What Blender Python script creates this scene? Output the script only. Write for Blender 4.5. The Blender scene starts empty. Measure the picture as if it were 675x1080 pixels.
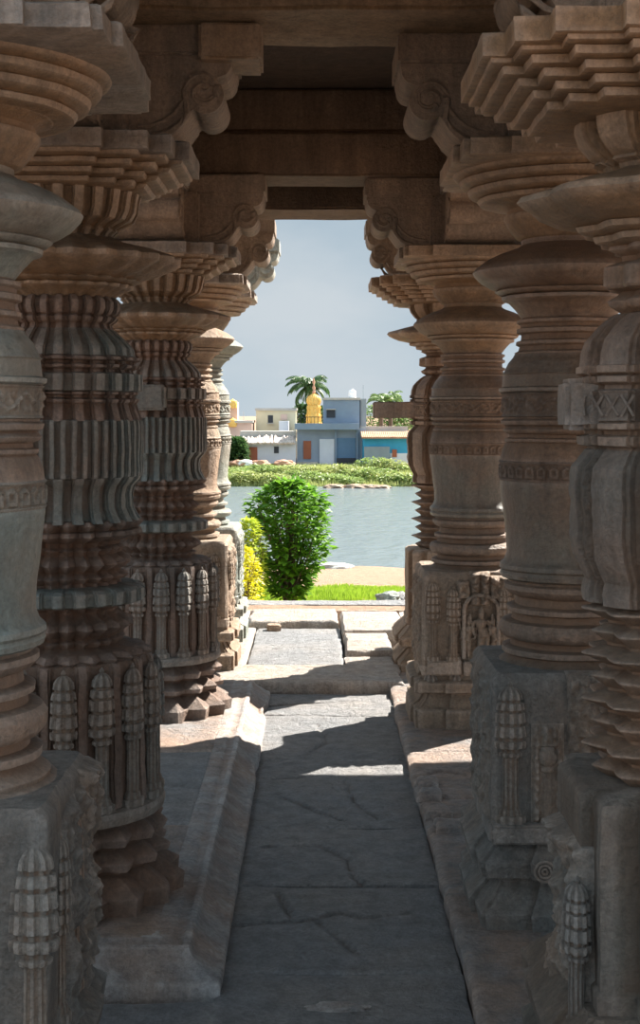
import bpy, bmesh, math, random
from mathutils import Vector, Matrix, noise
from mathutils.geometry import tessellate_polygon
PI = math.pi; sin = math.sin; cos = math.cos
random.seed(7)
S = bpy.context.scene
COL = S.collection
F = 1500.0; EYE = 1.6; VX = 335.0; VY = 435.0

def P(px, py, D):
    "where a thing seen at a photograph pixel stands, given its distance"
    return ((px - VX) * D / F, D, EYE - (py - VY) * D / F)

# ------------------------------------------------------------------ materials
def new_mat(name):
    m = bpy.data.materials.new(name); m.use_nodes = True
    nt = m.node_tree; b = nt.nodes['Principled BSDF']
    return m, nt, b
def N(nt, t, **kw):
    n = nt.nodes.new(t)
    for k, v in kw.items():
        if k in n.inputs: n.inputs[k].default_value = v
        else: setattr(n, k, v)
    return n
def L(nt, a, b): nt.links.new(a, b)
def mixc(nt, f, a, b):
    n = nt.nodes.new('ShaderNodeMix'); n.data_type = 'RGBA'
    for s, v in ((0, f), (6, a), (7, b)):
        if isinstance(v, (int, float)): n.inputs[s].default_value = v
        elif isinstance(v, tuple): n.inputs[s].default_value = (*v, 1)
        else: L(nt, v, n.inputs[s])
    return n.outputs[2]
def mathn(nt, op, a, b=0.0, clamp=False):
    n = nt.nodes.new('ShaderNodeMath'); n.operation = op; n.use_clamp = clamp
    for s, v in ((0, a), (1, b)):
        if isinstance(v, (int, float)): n.inputs[s].default_value = v
        else: L(nt, v, n.inputs[s])
    return n.outputs[0]
def maprange(nt, v, a, b, c=0.0, d=1.0):
    n = nt.nodes.new('ShaderNodeMapRange'); L(nt, v, n.inputs[0])
    for i, x in enumerate((a, b, c, d)): n.inputs[i + 1].default_value = x
    return n.outputs[0]

def stone(name, grey, brown, bias=0.5, rough=0.62, bump=0.5, top=0.0, dust=None, scale=3.0, fine=1.0):
    "weathered soapstone: grey body, brown earth stains, fine pitting; painted bounce warmth and edge highlights"
    m, nt, b = new_mat(name)
    geo = N(nt, 'ShaderNodeNewGeometry'); pos = geo.outputs['Position']
    n1 = N(nt, 'ShaderNodeTexNoise', Scale=scale, Detail=8.0, Roughness=0.62); L(nt, pos, n1.inputs['Vector'])
    f = mathn(nt, 'ADD', n1.outputs[0], bias - 0.5)
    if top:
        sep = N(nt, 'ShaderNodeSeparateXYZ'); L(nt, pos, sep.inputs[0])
        f = mathn(nt, 'ADD', f, maprange(nt, sep.outputs[2], 1.45, 2.3, 0.0, top))  # browner with height: warm bounced light painted into the colour
    f = maprange(nt, f, 0.34, 0.68)
    c = mixc(nt, f, grey, brown)
    mp = N(nt, 'ShaderNodeMapping'); mp.inputs['Scale'].default_value = (14, 14, 2.2); L(nt, pos, mp.inputs[0])
    n2 = N(nt, 'ShaderNodeTexNoise', Scale=1.0, Detail=6.0, Roughness=0.7); L(nt, mp.outputs[0], n2.inputs['Vector'])
    v = maprange(nt, n2.outputs[0], 0.25, 0.75, 0.60, 1.42)
    n3 = N(nt, 'ShaderNodeTexNoise', Scale=70.0, Detail=6.0, Roughness=0.75); L(nt, pos, n3.inputs['Vector'])
    v = mathn(nt, 'MULTIPLY', v, maprange(nt, n3.outputs[0], 0.28, 0.72, 0.62, 1.38))
    hsv = N(nt, 'ShaderNodeHueSaturation'); L(nt, c, hsv.inputs['Color']); L(nt, v, hsv.inputs['Value'])
    c = hsv.outputs[0]
    if dust:
        n4 = N(nt, 'ShaderNodeTexNoise', Scale=9.0, Detail=10.0, Roughness=0.7); L(nt, pos, n4.inputs['Vector'])
        c = mixc(nt, maprange(nt, n4.outputs[0], 0.52, 0.68, 0, 0.75), c, dust)
    edge_light = maprange(nt, geo.outputs['Pointiness'], 0.505, 0.60, 0.0, 0.75)  # carved-edge highlights painted as a lighter colour on convex edges
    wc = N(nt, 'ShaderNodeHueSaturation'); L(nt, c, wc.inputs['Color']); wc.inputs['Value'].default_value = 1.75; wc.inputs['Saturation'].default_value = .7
    c = mixc(nt, edge_light, c, wc.outputs[0])
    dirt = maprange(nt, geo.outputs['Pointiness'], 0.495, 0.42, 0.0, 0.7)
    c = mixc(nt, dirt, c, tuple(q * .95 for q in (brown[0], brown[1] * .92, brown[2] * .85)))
    L(nt, c, b.inputs['Base Color'])
    L(nt, maprange(nt, n3.outputs[0], 0.3, 0.7, rough - 0.1, rough + 0.14), b.inputs['Roughness'])
    n5 = N(nt, 'ShaderNodeTexNoise', Scale=24.0, Detail=10.0, Roughness=0.68); L(nt, pos, n5.inputs['Vector'])
    h = mathn(nt, 'ADD', n5.outputs[0], mathn(nt, 'MULTIPLY', n3.outputs[0], 0.35 * fine))
    bp = N(nt, 'ShaderNodeBump', Strength=min(1.0, bump * 1.3), Distance=0.03); L(nt, h, bp.inputs['Height'])
    L(nt, bp.outputs[0], b.inputs['Normal'])
    return m

def flat(name, col, rough=0.8, var=0.12, scale=2.0, bump=0.0, metal=0.0):
    m, nt, b = new_mat(name)
    geo = N(nt, 'ShaderNodeNewGeometry')
    n = N(nt, 'ShaderNodeTexNoise', Scale=scale, Detail=6.0, Roughness=0.65); L(nt, geo.outputs['Position'], n.inputs['Vector'])
    hsv = N(nt, 'ShaderNodeHueSaturation'); hsv.inputs['Color'].default_value = (*col, 1)
    L(nt, maprange(nt, n.outputs[0], 0.3, 0.7, 1 - var, 1 + var), hsv.inputs['Value'])
    L(nt, hsv.outputs[0], b.inputs['Base Color'])
    b.inputs['Roughness'].default_value = rough; b.inputs['Metallic'].default_value = metal
    if bump:
        bp = N(nt, 'ShaderNodeBump', Strength=bump, Distance=0.05); L(nt, n.outputs[0], bp.inputs['Height']); L(nt, bp.outputs[0], b.inputs['Normal'])
    return m

def leafmat(name, c1, c2, scale=6.0, trans=0.35):
    m, nt, b = new_mat(name)
    geo = N(nt, 'ShaderNodeNewGeometry')
    n = N(nt, 'ShaderNodeTexNoise', Scale=scale, Detail=3.0); L(nt, geo.outputs['Position'], n.inputs['Vector'])
    f = mathn(nt, 'ADD', mathn(nt, 'MULTIPLY', geo.outputs['Random Per Island'], 0.7), mathn(nt, 'MULTIPLY', n.outputs[0], 0.4))
    c = mixc(nt, f, c1, c2)
    L(nt, c, b.inputs['Base Color']); b.inputs['Roughness'].default_value = 0.5
    tr = N(nt, 'ShaderNodeBsdfTranslucent'); L(nt, c, tr.inputs[0])
    mx = N(nt, 'ShaderNodeMixShader'); mx.inputs[0].default_value = trans
    L(nt, b.outputs[0], mx.inputs[1]); L(nt, tr.outputs[0], mx.inputs[2])
    L(nt, mx.outputs[0], nt.nodes['Material Output'].inputs[0])
    return m

M = {}
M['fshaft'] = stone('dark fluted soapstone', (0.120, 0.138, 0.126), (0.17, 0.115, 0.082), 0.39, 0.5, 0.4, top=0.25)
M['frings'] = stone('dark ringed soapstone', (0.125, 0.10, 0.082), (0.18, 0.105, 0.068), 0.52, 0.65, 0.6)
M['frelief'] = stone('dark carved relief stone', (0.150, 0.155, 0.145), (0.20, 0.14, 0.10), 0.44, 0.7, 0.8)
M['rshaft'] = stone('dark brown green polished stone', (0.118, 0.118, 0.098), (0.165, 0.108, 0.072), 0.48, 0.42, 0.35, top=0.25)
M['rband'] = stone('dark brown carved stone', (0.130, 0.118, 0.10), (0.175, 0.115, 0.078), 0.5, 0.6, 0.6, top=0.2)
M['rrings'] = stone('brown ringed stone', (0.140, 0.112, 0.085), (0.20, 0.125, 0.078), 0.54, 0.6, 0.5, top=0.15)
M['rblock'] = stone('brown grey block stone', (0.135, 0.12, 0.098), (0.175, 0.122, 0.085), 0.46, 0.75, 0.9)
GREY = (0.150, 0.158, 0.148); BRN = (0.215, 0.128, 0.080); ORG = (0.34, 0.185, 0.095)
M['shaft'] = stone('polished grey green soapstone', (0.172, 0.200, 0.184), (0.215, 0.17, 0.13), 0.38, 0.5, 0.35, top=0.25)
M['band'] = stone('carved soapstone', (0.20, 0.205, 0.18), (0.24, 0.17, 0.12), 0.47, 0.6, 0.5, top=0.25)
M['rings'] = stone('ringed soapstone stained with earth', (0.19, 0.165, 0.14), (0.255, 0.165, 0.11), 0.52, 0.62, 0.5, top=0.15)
M['cap'] = stone('brown soapstone of the capitals', (0.165, 0.122, 0.080), (0.245, 0.150, 0.080), 0.55, 0.6, 0.45)  # brown stone; warm bounced light is also put into this colour
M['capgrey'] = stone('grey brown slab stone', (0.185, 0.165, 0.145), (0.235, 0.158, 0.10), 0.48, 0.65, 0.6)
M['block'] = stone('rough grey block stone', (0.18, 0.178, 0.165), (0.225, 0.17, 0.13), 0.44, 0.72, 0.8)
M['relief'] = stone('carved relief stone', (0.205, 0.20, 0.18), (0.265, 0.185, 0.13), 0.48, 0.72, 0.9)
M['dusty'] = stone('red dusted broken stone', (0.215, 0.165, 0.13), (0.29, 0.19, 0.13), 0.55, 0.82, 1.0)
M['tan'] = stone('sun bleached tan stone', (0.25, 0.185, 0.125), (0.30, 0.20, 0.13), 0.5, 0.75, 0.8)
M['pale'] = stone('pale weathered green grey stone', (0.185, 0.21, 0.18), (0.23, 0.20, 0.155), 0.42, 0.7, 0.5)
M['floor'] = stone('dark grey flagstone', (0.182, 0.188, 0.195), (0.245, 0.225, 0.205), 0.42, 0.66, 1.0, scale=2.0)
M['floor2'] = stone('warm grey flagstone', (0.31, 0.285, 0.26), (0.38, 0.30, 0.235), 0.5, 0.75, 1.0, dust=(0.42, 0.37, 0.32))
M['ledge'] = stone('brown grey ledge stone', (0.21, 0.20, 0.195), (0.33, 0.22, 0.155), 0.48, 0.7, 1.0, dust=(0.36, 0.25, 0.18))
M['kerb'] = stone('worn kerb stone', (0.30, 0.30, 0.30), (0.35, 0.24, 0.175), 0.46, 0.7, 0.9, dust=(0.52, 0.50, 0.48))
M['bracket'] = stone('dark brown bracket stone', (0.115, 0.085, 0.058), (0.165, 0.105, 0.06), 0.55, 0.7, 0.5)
M['deity'] = stone('bounce lit brown carved stone', (0.245, 0.19, 0.14), (0.29, 0.20, 0.135), 0.5, 0.75, 0.9)  # light bounced onto this pedestal is put into the colour
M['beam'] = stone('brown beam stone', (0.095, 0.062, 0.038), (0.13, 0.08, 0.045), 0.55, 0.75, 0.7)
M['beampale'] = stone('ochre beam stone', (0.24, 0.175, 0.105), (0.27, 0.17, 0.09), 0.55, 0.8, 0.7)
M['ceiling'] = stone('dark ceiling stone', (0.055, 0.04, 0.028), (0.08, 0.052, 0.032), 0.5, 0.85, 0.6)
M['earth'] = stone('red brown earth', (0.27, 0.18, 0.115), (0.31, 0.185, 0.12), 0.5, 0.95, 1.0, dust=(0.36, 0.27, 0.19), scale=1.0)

# ------------------------------------------------------------------ object helpers
def link(name, me, mat=None, parent=None, loc=(0, 0, 0), smooth=None):
    o = bpy.data.objects.new(name, me); COL.objects.link(o)
    if mat is not None:
        for q in (mat if isinstance(mat, (list, tuple)) else [mat]): me.materials.append(q)
    if smooth is not None and len(me.polygons):
        me.shade_smooth(); me.set_sharp_from_angle(angle=math.radians(smooth))
    if parent is not None: o.parent = parent
    o.location = loc
    return o
def from_bm(name, bm, mat=None, parent=None, loc=(0, 0, 0), smooth=None):
    bmesh.ops.recalc_face_normals(bm, faces=bm.faces)
    me = bpy.data.meshes.new(name); bm.to_mesh(me); bm.free()
    return link(name, me, mat, parent, loc, smooth)
def thing(name, label, cat, loc=(0, 0, 0), rz=0.0, group=None):
    o = bpy.data.objects.new(name, None); COL.objects.link(o)
    o.location = loc; o.rotation_euler = (0, 0, rz); o.empty_display_size = 0.1
    return tag(o, label, cat, group)
def tag(o, label, cat, group=None, kind=None):
    o['label'] = label; o['category'] = cat
    if group: o['group'] = group
    if kind: o['kind'] = kind
    return o
def struct(o, label, cat='structure'):
    o['kind'] = 'structure'; o['label'] = label; o['category'] = cat
    return o

# ------------------------------------------------------------------ shape helpers
def sec_round(n=96):
    return [(cos(2 * PI * i / n), sin(2 * PI * i / n)) for i in range(n)]
def sec_star(points, depth, n=None, ph=0.0):
    n = n or points * 8; out = []
    for i in range(n):
        a = 2 * PI * i / n; t = (a * points / (2 * PI) + ph) % 1.0
        r = 1 - depth * (1 - abs(2 * t - 1))
        out.append((r * cos(a), r * sin(a)))
    return out
def sec_steps(points, depth, ph=0.0, w=0.5):
    "upright strips standing forward of recesses"
    out = []
    for k in range(points):
        a0 = 2 * PI * (k + ph) / points; da = 2 * PI / points
        for t, r in ((0.02, 1 - depth), (0.5 * (1 - w) - .03, 1 - depth), (0.5 * (1 - w), 1 - depth * .45), (0.5 * (1 - w) + .06, 1 - depth * .40),
                     (0.5 * (1 - w) + .07, 1.0), (0.5, 1.004), (0.5 * (1 + w) - .07, 1.0), (0.5 * (1 + w) - .06, 1 - depth * .4), (0.5 * (1 + w), 1 - depth * .45), (0.5 * (1 + w) + .03, 1 - depth)):
            a = a0 + da * t; out.append((r * cos(a), r * sin(a)))
    return out
def sec_poly(pts, step=0.06):
    out = []
    for i in range(len(pts)):
        a = Vector(pts[i]); b = Vector(pts[(i + 1) % len(pts)]); k = max(1, int((b - a).length / step))
        for j in range(k): out.append(tuple(a.lerp(b, j / k)))
    return out
def redent(a=0.55, b=0.95, c=0.91):
    q = [(1, a), (b, a), (b, c), (c, c), (c, b), (a, b), (a, 1)]
    pts = []
    for k in range(4):
        for (x, y) in q:
            for _ in range(k): x, y = -y, x
            pts.append((x, y))
    return pts
def square(cut=0.0):
    if cut: 
        pts = []
        for k in range(4):
            for (x, y) in ((1, 1 - cut), (1 - cut, 1)):
                for _ in range(k): x, y = -y, x
                pts.append((x, y))
        return pts
    return [(1, -1), (1, 1), (-1, 1), (-1, -1)]
def loft(bm, sec, rows, dz=0.02, cap=True, amp=0.0, nsc=9.0, seed=0.0, off=(0, 0), rfun=None):
    rr = [rows[0]]
    for a, b in zip(rows, rows[1:]):
        L_ = math.hypot(b[0] - a[0], b[1] - a[1]); k = max(1, int(L_ / dz))
        for j in range(1, k + 1): rr.append((a[0] + (b[0] - a[0]) * j / k, a[1] + (b[1] - a[1]) * j / k))
    rings = []
    for z, r in rr:
        ring = []
        for (x, y) in sec:
            px, py, pz = x * r, y * r, z
            if rfun:
                q = rfun(math.atan2(y, x), z); px += q * x; py += q * y
            if amp:
                v = noise.noise_vector(Vector((px * nsc + seed, py * nsc, pz * nsc)))
                w = noise.noise(Vector((px * nsc * 4 + seed, py * nsc * 4, pz * nsc * 4)))
                px += v.x * amp + w * amp * .4 * x; py += v.y * amp + w * amp * .4 * y; pz += v.z * amp * .5
            ring.append(bm.verts.new((px + off[0], py + off[1], pz)))
        rings.append(ring)
    n = len(sec)
    for a, b in zip(rings, rings[1:]):
        for i in range(n): bm.faces.new((a[i], a[(i + 1) % n], b[(i + 1) % n], b[i]))
    if cap:
        for ring, z in ((rings[0], rr[0][0]), (rings[-1], rr[-1][0])):
            c = bm.verts.new((off[0], off[1], sum(v.co.z for v in ring) / n))
            for i in range(n): bm.faces.new((ring[i], ring[(i + 1) % n], c))
    return rings
def box(bm, x0, x1, y0, y1, z0, z1):
    v = [bm.verts.new(p) for p in ((x0, y0, z0), (x1, y0, z0), (x1, y1, z0), (x0, y1, z0), (x0, y0, z1), (x1, y0, z1), (x1, y1, z1), (x0, y1, z1))]
    for f in ((0, 3, 2, 1), (4, 5, 6, 7), (0, 1, 5, 4), (1, 2, 6, 5), (2, 3, 7, 6), (3, 0, 4, 7)): bm.faces.new([v[i] for i in f])
    return v
def rough_box(name, x0, x1, y0, y1, z0, z1, mat, parent=None, step=0.06, amp=0.006, bev=0.01, seed=0, loc=(0, 0, 0)):
    "a hewn stone: subdivided box with worn edges"
    bm = bmesh.new(); box(bm, x0, x1, y0, y1, z0, z1)
    if bev: bmesh.ops.bevel(bm, geom=bm.edges[:], offset=bev, segments=2, affect='EDGES')
    dims = (x1 - x0, y1 - y0, z1 - z0)
    for ax in range(3):
        k = int(dims[ax] / step)
        o0 = (x0, y0, z0)[ax]
        for j in range(1, min(k, 60)):
            no = [0, 0, 0]; no[ax] = 1; co = [0, 0, 0]; co[ax] = o0 + dims[ax] * j / min(k, 60)
            bmesh.ops.bisect_plane(bm, geom=bm.verts[:] + bm.edges[:] + bm.faces[:], plane_co=co, plane_no=no)
    for v in bm.verts:
        q = noise.noise_vector(v.co * 6 + Vector((seed, 0, 0))); w = noise.noise_vector(v.co * 25 + Vector((0, seed, 0)))
        v.co += q * amp + w * amp * .5
    return from_bm(name, bm, mat, parent, loc, 35)
def tube(bm, pts, rads, n=8, cap=True, sy=1.0):
    rings = []; pts = [Vector(p) for p in pts]
    for i, p in enumerate(pts):
        t = (pts[min(i + 1, len(pts) - 1)] - pts[max(i - 1, 0)]).normalized()
        up = Vector((0, 0, 1)) if abs(t.z) < .9 else Vector((0, 1, 0))
        u = t.cross(up).normalized(); w = t.cross(u)
        r = rads[i] if isinstance(rads, (list, tuple)) else rads
        rings.append([bm.verts.new(p + u * r * cos(2 * PI * k / n) + w * r * sy * sin(2 * PI * k / n)) for k in range(n)])
    for a, b in zip(rings, rings[1:]):
        for i in range(n): bm.faces.new((a[i], a[(i + 1) % n], b[(i + 1) % n], b[i]))
    if cap:
        bm.faces.new(rings[0][::-1]); bm.faces.new(rings[-1])
def prism(bm, outline, y0, y1):
    "outline in x,z pushed from y0 to y1"
    a = [bm.verts.new((x, y0, z)) for x, z in outline]; b = [bm.verts.new((x, y1, z)) for x, z in outline]
    n = len(a)
    for i in range(n): bm.faces.new((a[i], a[(i + 1) % n], b[(i + 1) % n], b[i]))
    for t in tessellate_polygon([[Vector((x, z, 0)) for x, z in outline]]):
        if len(set(t)) == 3:
            try: bm.faces.new([a[i] for i in t]); bm.faces.new([b[i] for i in reversed(t)])
            except ValueError: pass
def panel(name, w, h, fn, mat, parent, loc, rz=0.0, res=0.008, back=0.03):
    "carved relief slab: local x across, z up, relief stands out along -y"
    nx = max(4, int(w / res)); nz = max(4, int(h / res)); bm = bmesh.new(); g = []
    for j in range(nz + 1):
        row = []
        for i in range(nx + 1):
            u = i / nx; v = j / nz; x = (u - .5) * w; z = v * h
            edge = min(1, min(u, 1 - u) * w / 0.012, min(v, 1 - v) * h / 0.012)
            row.append(bm.verts.new((x, -fn(u, v, x, z) * edge, z)))
        g.append(row)
    for j in range(nz):
        for i in range(nx): bm.faces.new((g[j][i], g[j][i + 1], g[j + 1][i + 1], g[j + 1][i]))
    rim = [g[0][i] for i in range(nx + 1)] + [g[j][nx] for j in range(1, nz + 1)] + [g[nz][i] for i in range(nx - 1, -1, -1)] + [g[j][0] for j in range(nz - 1, 0, -1)]
    bk = [bm.verts.new((v.co.x, back, v.co.z)) for v in rim]
    for i in range(len(rim)): k = (i + 1) % len(rim); bm.faces.new((rim[i], bk[i], bk[k], rim[k]))
    bm.faces.new(bk)
    o = from_bm(name, bm, mat, parent, loc, 50); o.rotation_euler = (0, 0, rz)
    return o

# ------------------------------------------------------------------ miniature shrine and figure reliefs
def shrine_mesh(h, w, ribs=10):
    bm = bmesh.new()
    sec = sec_steps(ribs, 0.14, 0.0, 0.55)
    rows = [(0, .95), (.03, 1.0), (.05, .95), (.055, .72), (.09, .66), (.10, .52), (.46, .50), (.47, .70), (.49, .74), (.50, .6), (.52, .62), (.53, .95), (.56, 1.0),
            (.575, .96), (.58, .78), (.60, .80), (.61, 1.0), (.68, .93), (.685, .78), (.70, .8), (.71, .96), (.775, .90), (.78, .72), (.795, .74), (.80, .90), (.845, .82), (.85, .64), (.865, .64), (.872, .78), (.91, .72), (.94, .52), (.958, .26), (.96, .15), (.975, .2), (1.0, .03)]
    loft(bm, sec, [(z * h, r * w * .5) for z, r in rows], dz=0.02, amp=0.0015, nsc=30)
    for v in bm.verts: v.co.y *= 0.7
    bmesh.ops.recalc_face_normals(bm, faces=bm.faces)
    me = bpy.data.meshes.new('miniature_shrine'); bm.to_mesh(me); bm.free()
    me.materials.append(M['relief']); me.shade_smooth(); me.set_sharp_from_angle(angle=math.radians(40))
    return me
def figure(name, h, parent, loc, rz=0.0, sway=0.06, mat=None):
    "standing carved deity with tall crown, one continuous body"
    bm = bmesh.new()
    k = h
    def T(pts, r, n=10): tube(bm, [(x * k, y * k, z * k) for x, y, z in pts], [q * k for q in r], n)
    hip = sway
    T([(hip, 0, .44), (hip * .6, 0, .52), (0, 0, .60), (-.01, 0, .68), (0, 0, .74), (0, -.005, .775)], [.10, .085, .075, .105, .095, .04])
    T([(hip - .055, 0, .46), (hip - .07, -.02, .30), (hip - .075, -.01, .16), (hip - .08, 0, .03), (hip - .085, -.05, .015)], [.062, .055, .04, .028, .022])
    T([(hip + .055, 0, .46), (hip + .05, -.01, .30), (hip + .045, 0, .16), (hip + .045, 0, .03), (hip + .05, -.05, .015)], [.062, .055, .04, .028, .022])
    for s in (-1, 1):
        T([(s * .10, 0, .725), (s * .155, 0, .64), (s * .16, -.02, .55), (s * .15 + hip * .5, -.03, .46)], [.035, .03, .026, .02])
        T([(s * .10, 0, .725), (s * .19, 0, .69), (s * .20, -.02, .78), (s * .21, -.02, .86)], [.03, .026, .022, .018])
    T([(0, -.01, .76), (0, -.01, .80), (0, -.012, .85), (0, -.005, .885), (0, 0, .93), (0, 0, .98)], [.035, .05, .055, .05, .042, .018])
    T([(hip - .16, 0, .47), (hip, -.05, .455), (hip + .16, 0, .47)], [.012, .02, .012])
    o = from_bm(name, bm, mat or M['relief'], parent, loc); o.rotation_euler = (0, 0, rz)
    r = o.modifiers.new('r', 'REMESH'); r.mode = 'VOXEL'; r.voxel_size = 0.016 * h; r.use_smooth_shade = True
    return o

def carve(seed, cols=3, amp=0.03):
    def f(u, v, x, z):
        c = abs(sin(u * cols * PI)); b = abs(sin(v * 23 + 4 * noise.noise(Vector((u * 3 + seed, v * 3, 0)))))
        n = noise.noise(Vector((x * 22 + seed, z * 22, 0))); n2 = noise.noise(Vector((x * 70 + seed, z * 70, 3)))
        return amp * (0.15 + .55 * c * (.55 + .45 * b) + .5 * n + .22 * n2)
    return f
def broken(seed, amp=0.03):
    def f(u, v, x, z):
        n = noise.noise(Vector((x * 9 + seed, z * 9, 0))); n2 = noise.noise(Vector((x * 30 + seed, z * 30, 3))); n3 = noise.noise(Vector((x * 90 + seed, z * 90, 3)))
        return amp * (.45 + .8 * n + .4 * n2 + .18 * n3)
    return f
def motif(n, z0, z1, amp):
    "row of upright petals round a band"
    def f(a, z):
        t = (a / (2 * PI) * n) % 1.0; v = (z - z0) / (z1 - z0)
        if v <= 0.02 or v >= .98: return 0
        x = abs(t - .5) * 2
        petal = 1.0 if (x < .75 and v < .85 - .35 * x * x) else 0.0
        inner = -0.8 if (x < .35 and .25 < v < .62) else 0.0
        return amp * (petal + inner) - amp * .3
    return f
def scroll(n, z0, z1, amp):
    def f(a, z):
        v = (z - z0) / (z1 - z0)
        if v <= 0.04 or v >= .96: return 0
        t = a / (2 * PI) * n
        w = sin(2 * PI * t) * .3 + .5
        d = abs(v - w); leaf = noise.noise(Vector((cos(a) * 18, sin(a) * 18, z * 70)))
        return amp * (1.2 * max(0, 1 - d / .12) + 1.3 * leaf)
    return f

PLINTH = sec_poly(redent(.50, .95, .91), .05)
ABAC = sec_poly(redent(.60, .95, .90), .05)
ROUND = sec_round(112)
SQ = sec_poly(square(.05), .08)

def plinth_parts(root, mat, s=0.335, seed=0.0, top=0.26, blocky=False):
    k = top / .26
    if blocky:
        bm = bmesh.new(); loft(bm, PLINTH, [(-.03, s * .98), (0.0, s), (.085, s), (.09, s * .98), (.10, s * .90), (.125, s * .84), (.155, s * .80), (.165, s * .80)], .012, amp=.004, seed=seed)
        from_bm('plinth_foot', bm, mat, root, smooth=35)
        bm = bmesh.new(); loft(bm, PLINTH, [(.16, s * .80), (.172, s * .97), (.178, s * 1.0), (.222, s * 1.0), (.228, s * .97), (.235, s * .88), (.262, s * .86)], .012, amp=.004, seed=seed + 3)
        return from_bm('plinth_cornice', bm, mat, root, smooth=35)
    bm = bmesh.new()
    loft(bm, PLINTH, [(-.03, s * .97), (0.045 * k, s * 1.0), (.05 * k, s * .985), (.085 * k, s * .88), (.115 * k, s * .80), (.13 * k, s * .78)], .012, amp=.005, seed=seed)
    from_bm('plinth_foot', bm, mat, root, smooth=35)
    bm = bmesh.new()
    loft(bm, PLINTH, [(.125 * k, s * .80), (.15 * k, s * .82), (.155 * k, s * .98), (.2 * k, s * 1.0), (.21 * k, s * .96), (.25 * k, s * .84), (.262 * k, s * .80)], .012, amp=.005, seed=seed + 3)
    return from_bm('plinth_cornice', bm, mat, root, smooth=35)

def round_pillar(x, y, z0, label, mats, seed=0.0, motif_on=True, abas=0.395):
    "lathe-turned pillar: square stepped plinth and carved block, ringed neck, bell shaft, disc and square abacus"
    r = thing('carved_column', label, 'column', (x, y, z0))
    g = lambda k: M[mats.get(k, k)]
    H = 2.42 - z0
    def Z(rows): return [(min(z, 99) - z0 if z > 0.9 else z * (0.77 - z0 * 0.6) / 0.77 if z0 else z, q) for z, q in rows]
    plinth_parts(r, g('block'), .335, seed, blocky=mats['block'] != 'block')
    bm = bmesh.new(); loft(bm, SQ, [(.255, .284), (.30, .286), (.305, .280), (.74, .278), (.752, .272), (.765, .26)], .03, amp=.006, seed=seed)
    blk = from_bm('pedestal_block', bm, g('block'), r, smooth=35)
    def ring(name, rows, mat, **kw):
        bm = bmesh.new(); loft(bm, kw.pop('sec', ROUND), Z(rows), kw.pop('dz', .012), amp=.0022, seed=seed, nsc=14, **kw)
        return from_bm(name, bm, g(mat), r, smooth=38)
    ring('ring_neck', [(.745, .245), (.765, .248), (.772, .23), (.782, .232), (.79, .222), (.80, .205), (.812, .195), (.818, .212), (.835, .212), (.842, .185), (.86, .18), (.868, .208),
                       (.884, .222), (.915, .224), (.932, .212), (.938, .182), (.958, .176), (.964, .196), (.978, .198), (.986, .172), (1.01, .168), (1.02, .19), (1.036, .205), (1.05, .205),
                       (1.056, .192), (1.07, .192)], 'rings')
    ring('shaft', [(1.065, .20), (1.072, .215), (1.085, .220), (1.095, .216), (1.102, .222), (1.114, .220), (1.125, .207), (1.15, .198), (1.20, .199), (1.28, .208), (1.34, .216), (1.385, .220)], 'shaft')
    ring('petal_band', [(1.38, .219), (1.386, .223), (1.39, .220), (1.438, .220), (1.442, .224), (1.447, .218)], 'band', sec=sec_round(280 if motif_on else 96), dz=.004, rfun=(lambda f: (lambda a, z: f(a, z + z0)))(motif(34, 1.39, 1.438, .006)))
    ring('shoulder_rings', [(1.445, .219), (1.47, .214), (1.495, .205), (1.503, .198), (1.508, .204), (1.516, .204), (1.52, .192), (1.53, .19), (1.536, .205), (1.545, .212), (1.552, .203), (1.556, .200), (1.562, .214), (1.574, .218), (1.58, .206), (1.588, .206)], 'rings')
    ring('carved_band', [(1.585, .208), (1.588, .216), (1.594, .211), (1.655, .211), (1.66, .217), (1.664, .210)], 'band', sec=sec_round(280 if motif_on else 96), dz=.004, rfun=(lambda f: (lambda a, z: f(a, z + z0)))(scroll(12, 1.596, 1.653, .006)))
    ring('dome', [(1.66, .205), (1.668, .221), (1.678, .222), (1.682, .212), (1.72, .209), (1.724, .213), (1.73, .207), (1.76, .192), (1.778, .176), (1.786, .172), (1.788, .165)], 'shaft')
    ring('upper_neck', [(1.785, .168), (1.792, .172), (1.798, .160), (1.812, .156), (1.818, .168), (1.828, .166), (1.832, .152), (1.85, .150), (1.856, .165), (1.868, .165), (1.872, .153), (1.882, .155), (1.888, .165), (1.897, .164), (1.902, .148), (1.91, .15)], 'rings')
    ring('disc', [(1.905, .15), (1.93, .168), (1.955, .192), (1.962, .212), (1.972, .214), (1.976, .205), (1.98, .222), (1.99, .236), (1.994, .23), (2.002, .25), (2.02, .280), (2.04, .300), (2.052, .306), (2.064, .298),
                  (2.09, .262), (2.112, .215), (2.13, .165), (2.14, .15), (2.16, .148)], 'disc')
    ring('capital_neck', [(2.155, .145), (2.162, .165), (2.178, .178), (2.20, .195), (2.222, .207), (2.232, .207), (2.236, .195), (2.25, .198), (2.262, .215), (2.27, .245), (2.276, .25)], 'cap')
    ring('capital_bowl', [(2.268, .24), (2.272, .285), (2.284, .293), (2.288, .285), (2.300, .318), (2.314, .324), (2.317, .316), (2.330, .345), (2.344, .350), (2.347, .342), (2.36, .368), (2.372, .374)], 'cap')
    bm = bmesh.new(); loft(bm, ABAC, Z([(2.366, abas * .97), (2.37, abas), (2.418, abas * .995), (2.424, abas * .97)]), .02, amp=.004, seed=seed)
    from_bm('abacus', bm, g('abacus'), r, smooth=35)
    return r, blk
mats_default = dict(block='block', rings='rings', shaft='shaft', band='band', disc='shaft', cap='cap', abacus='capgrey')

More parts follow.
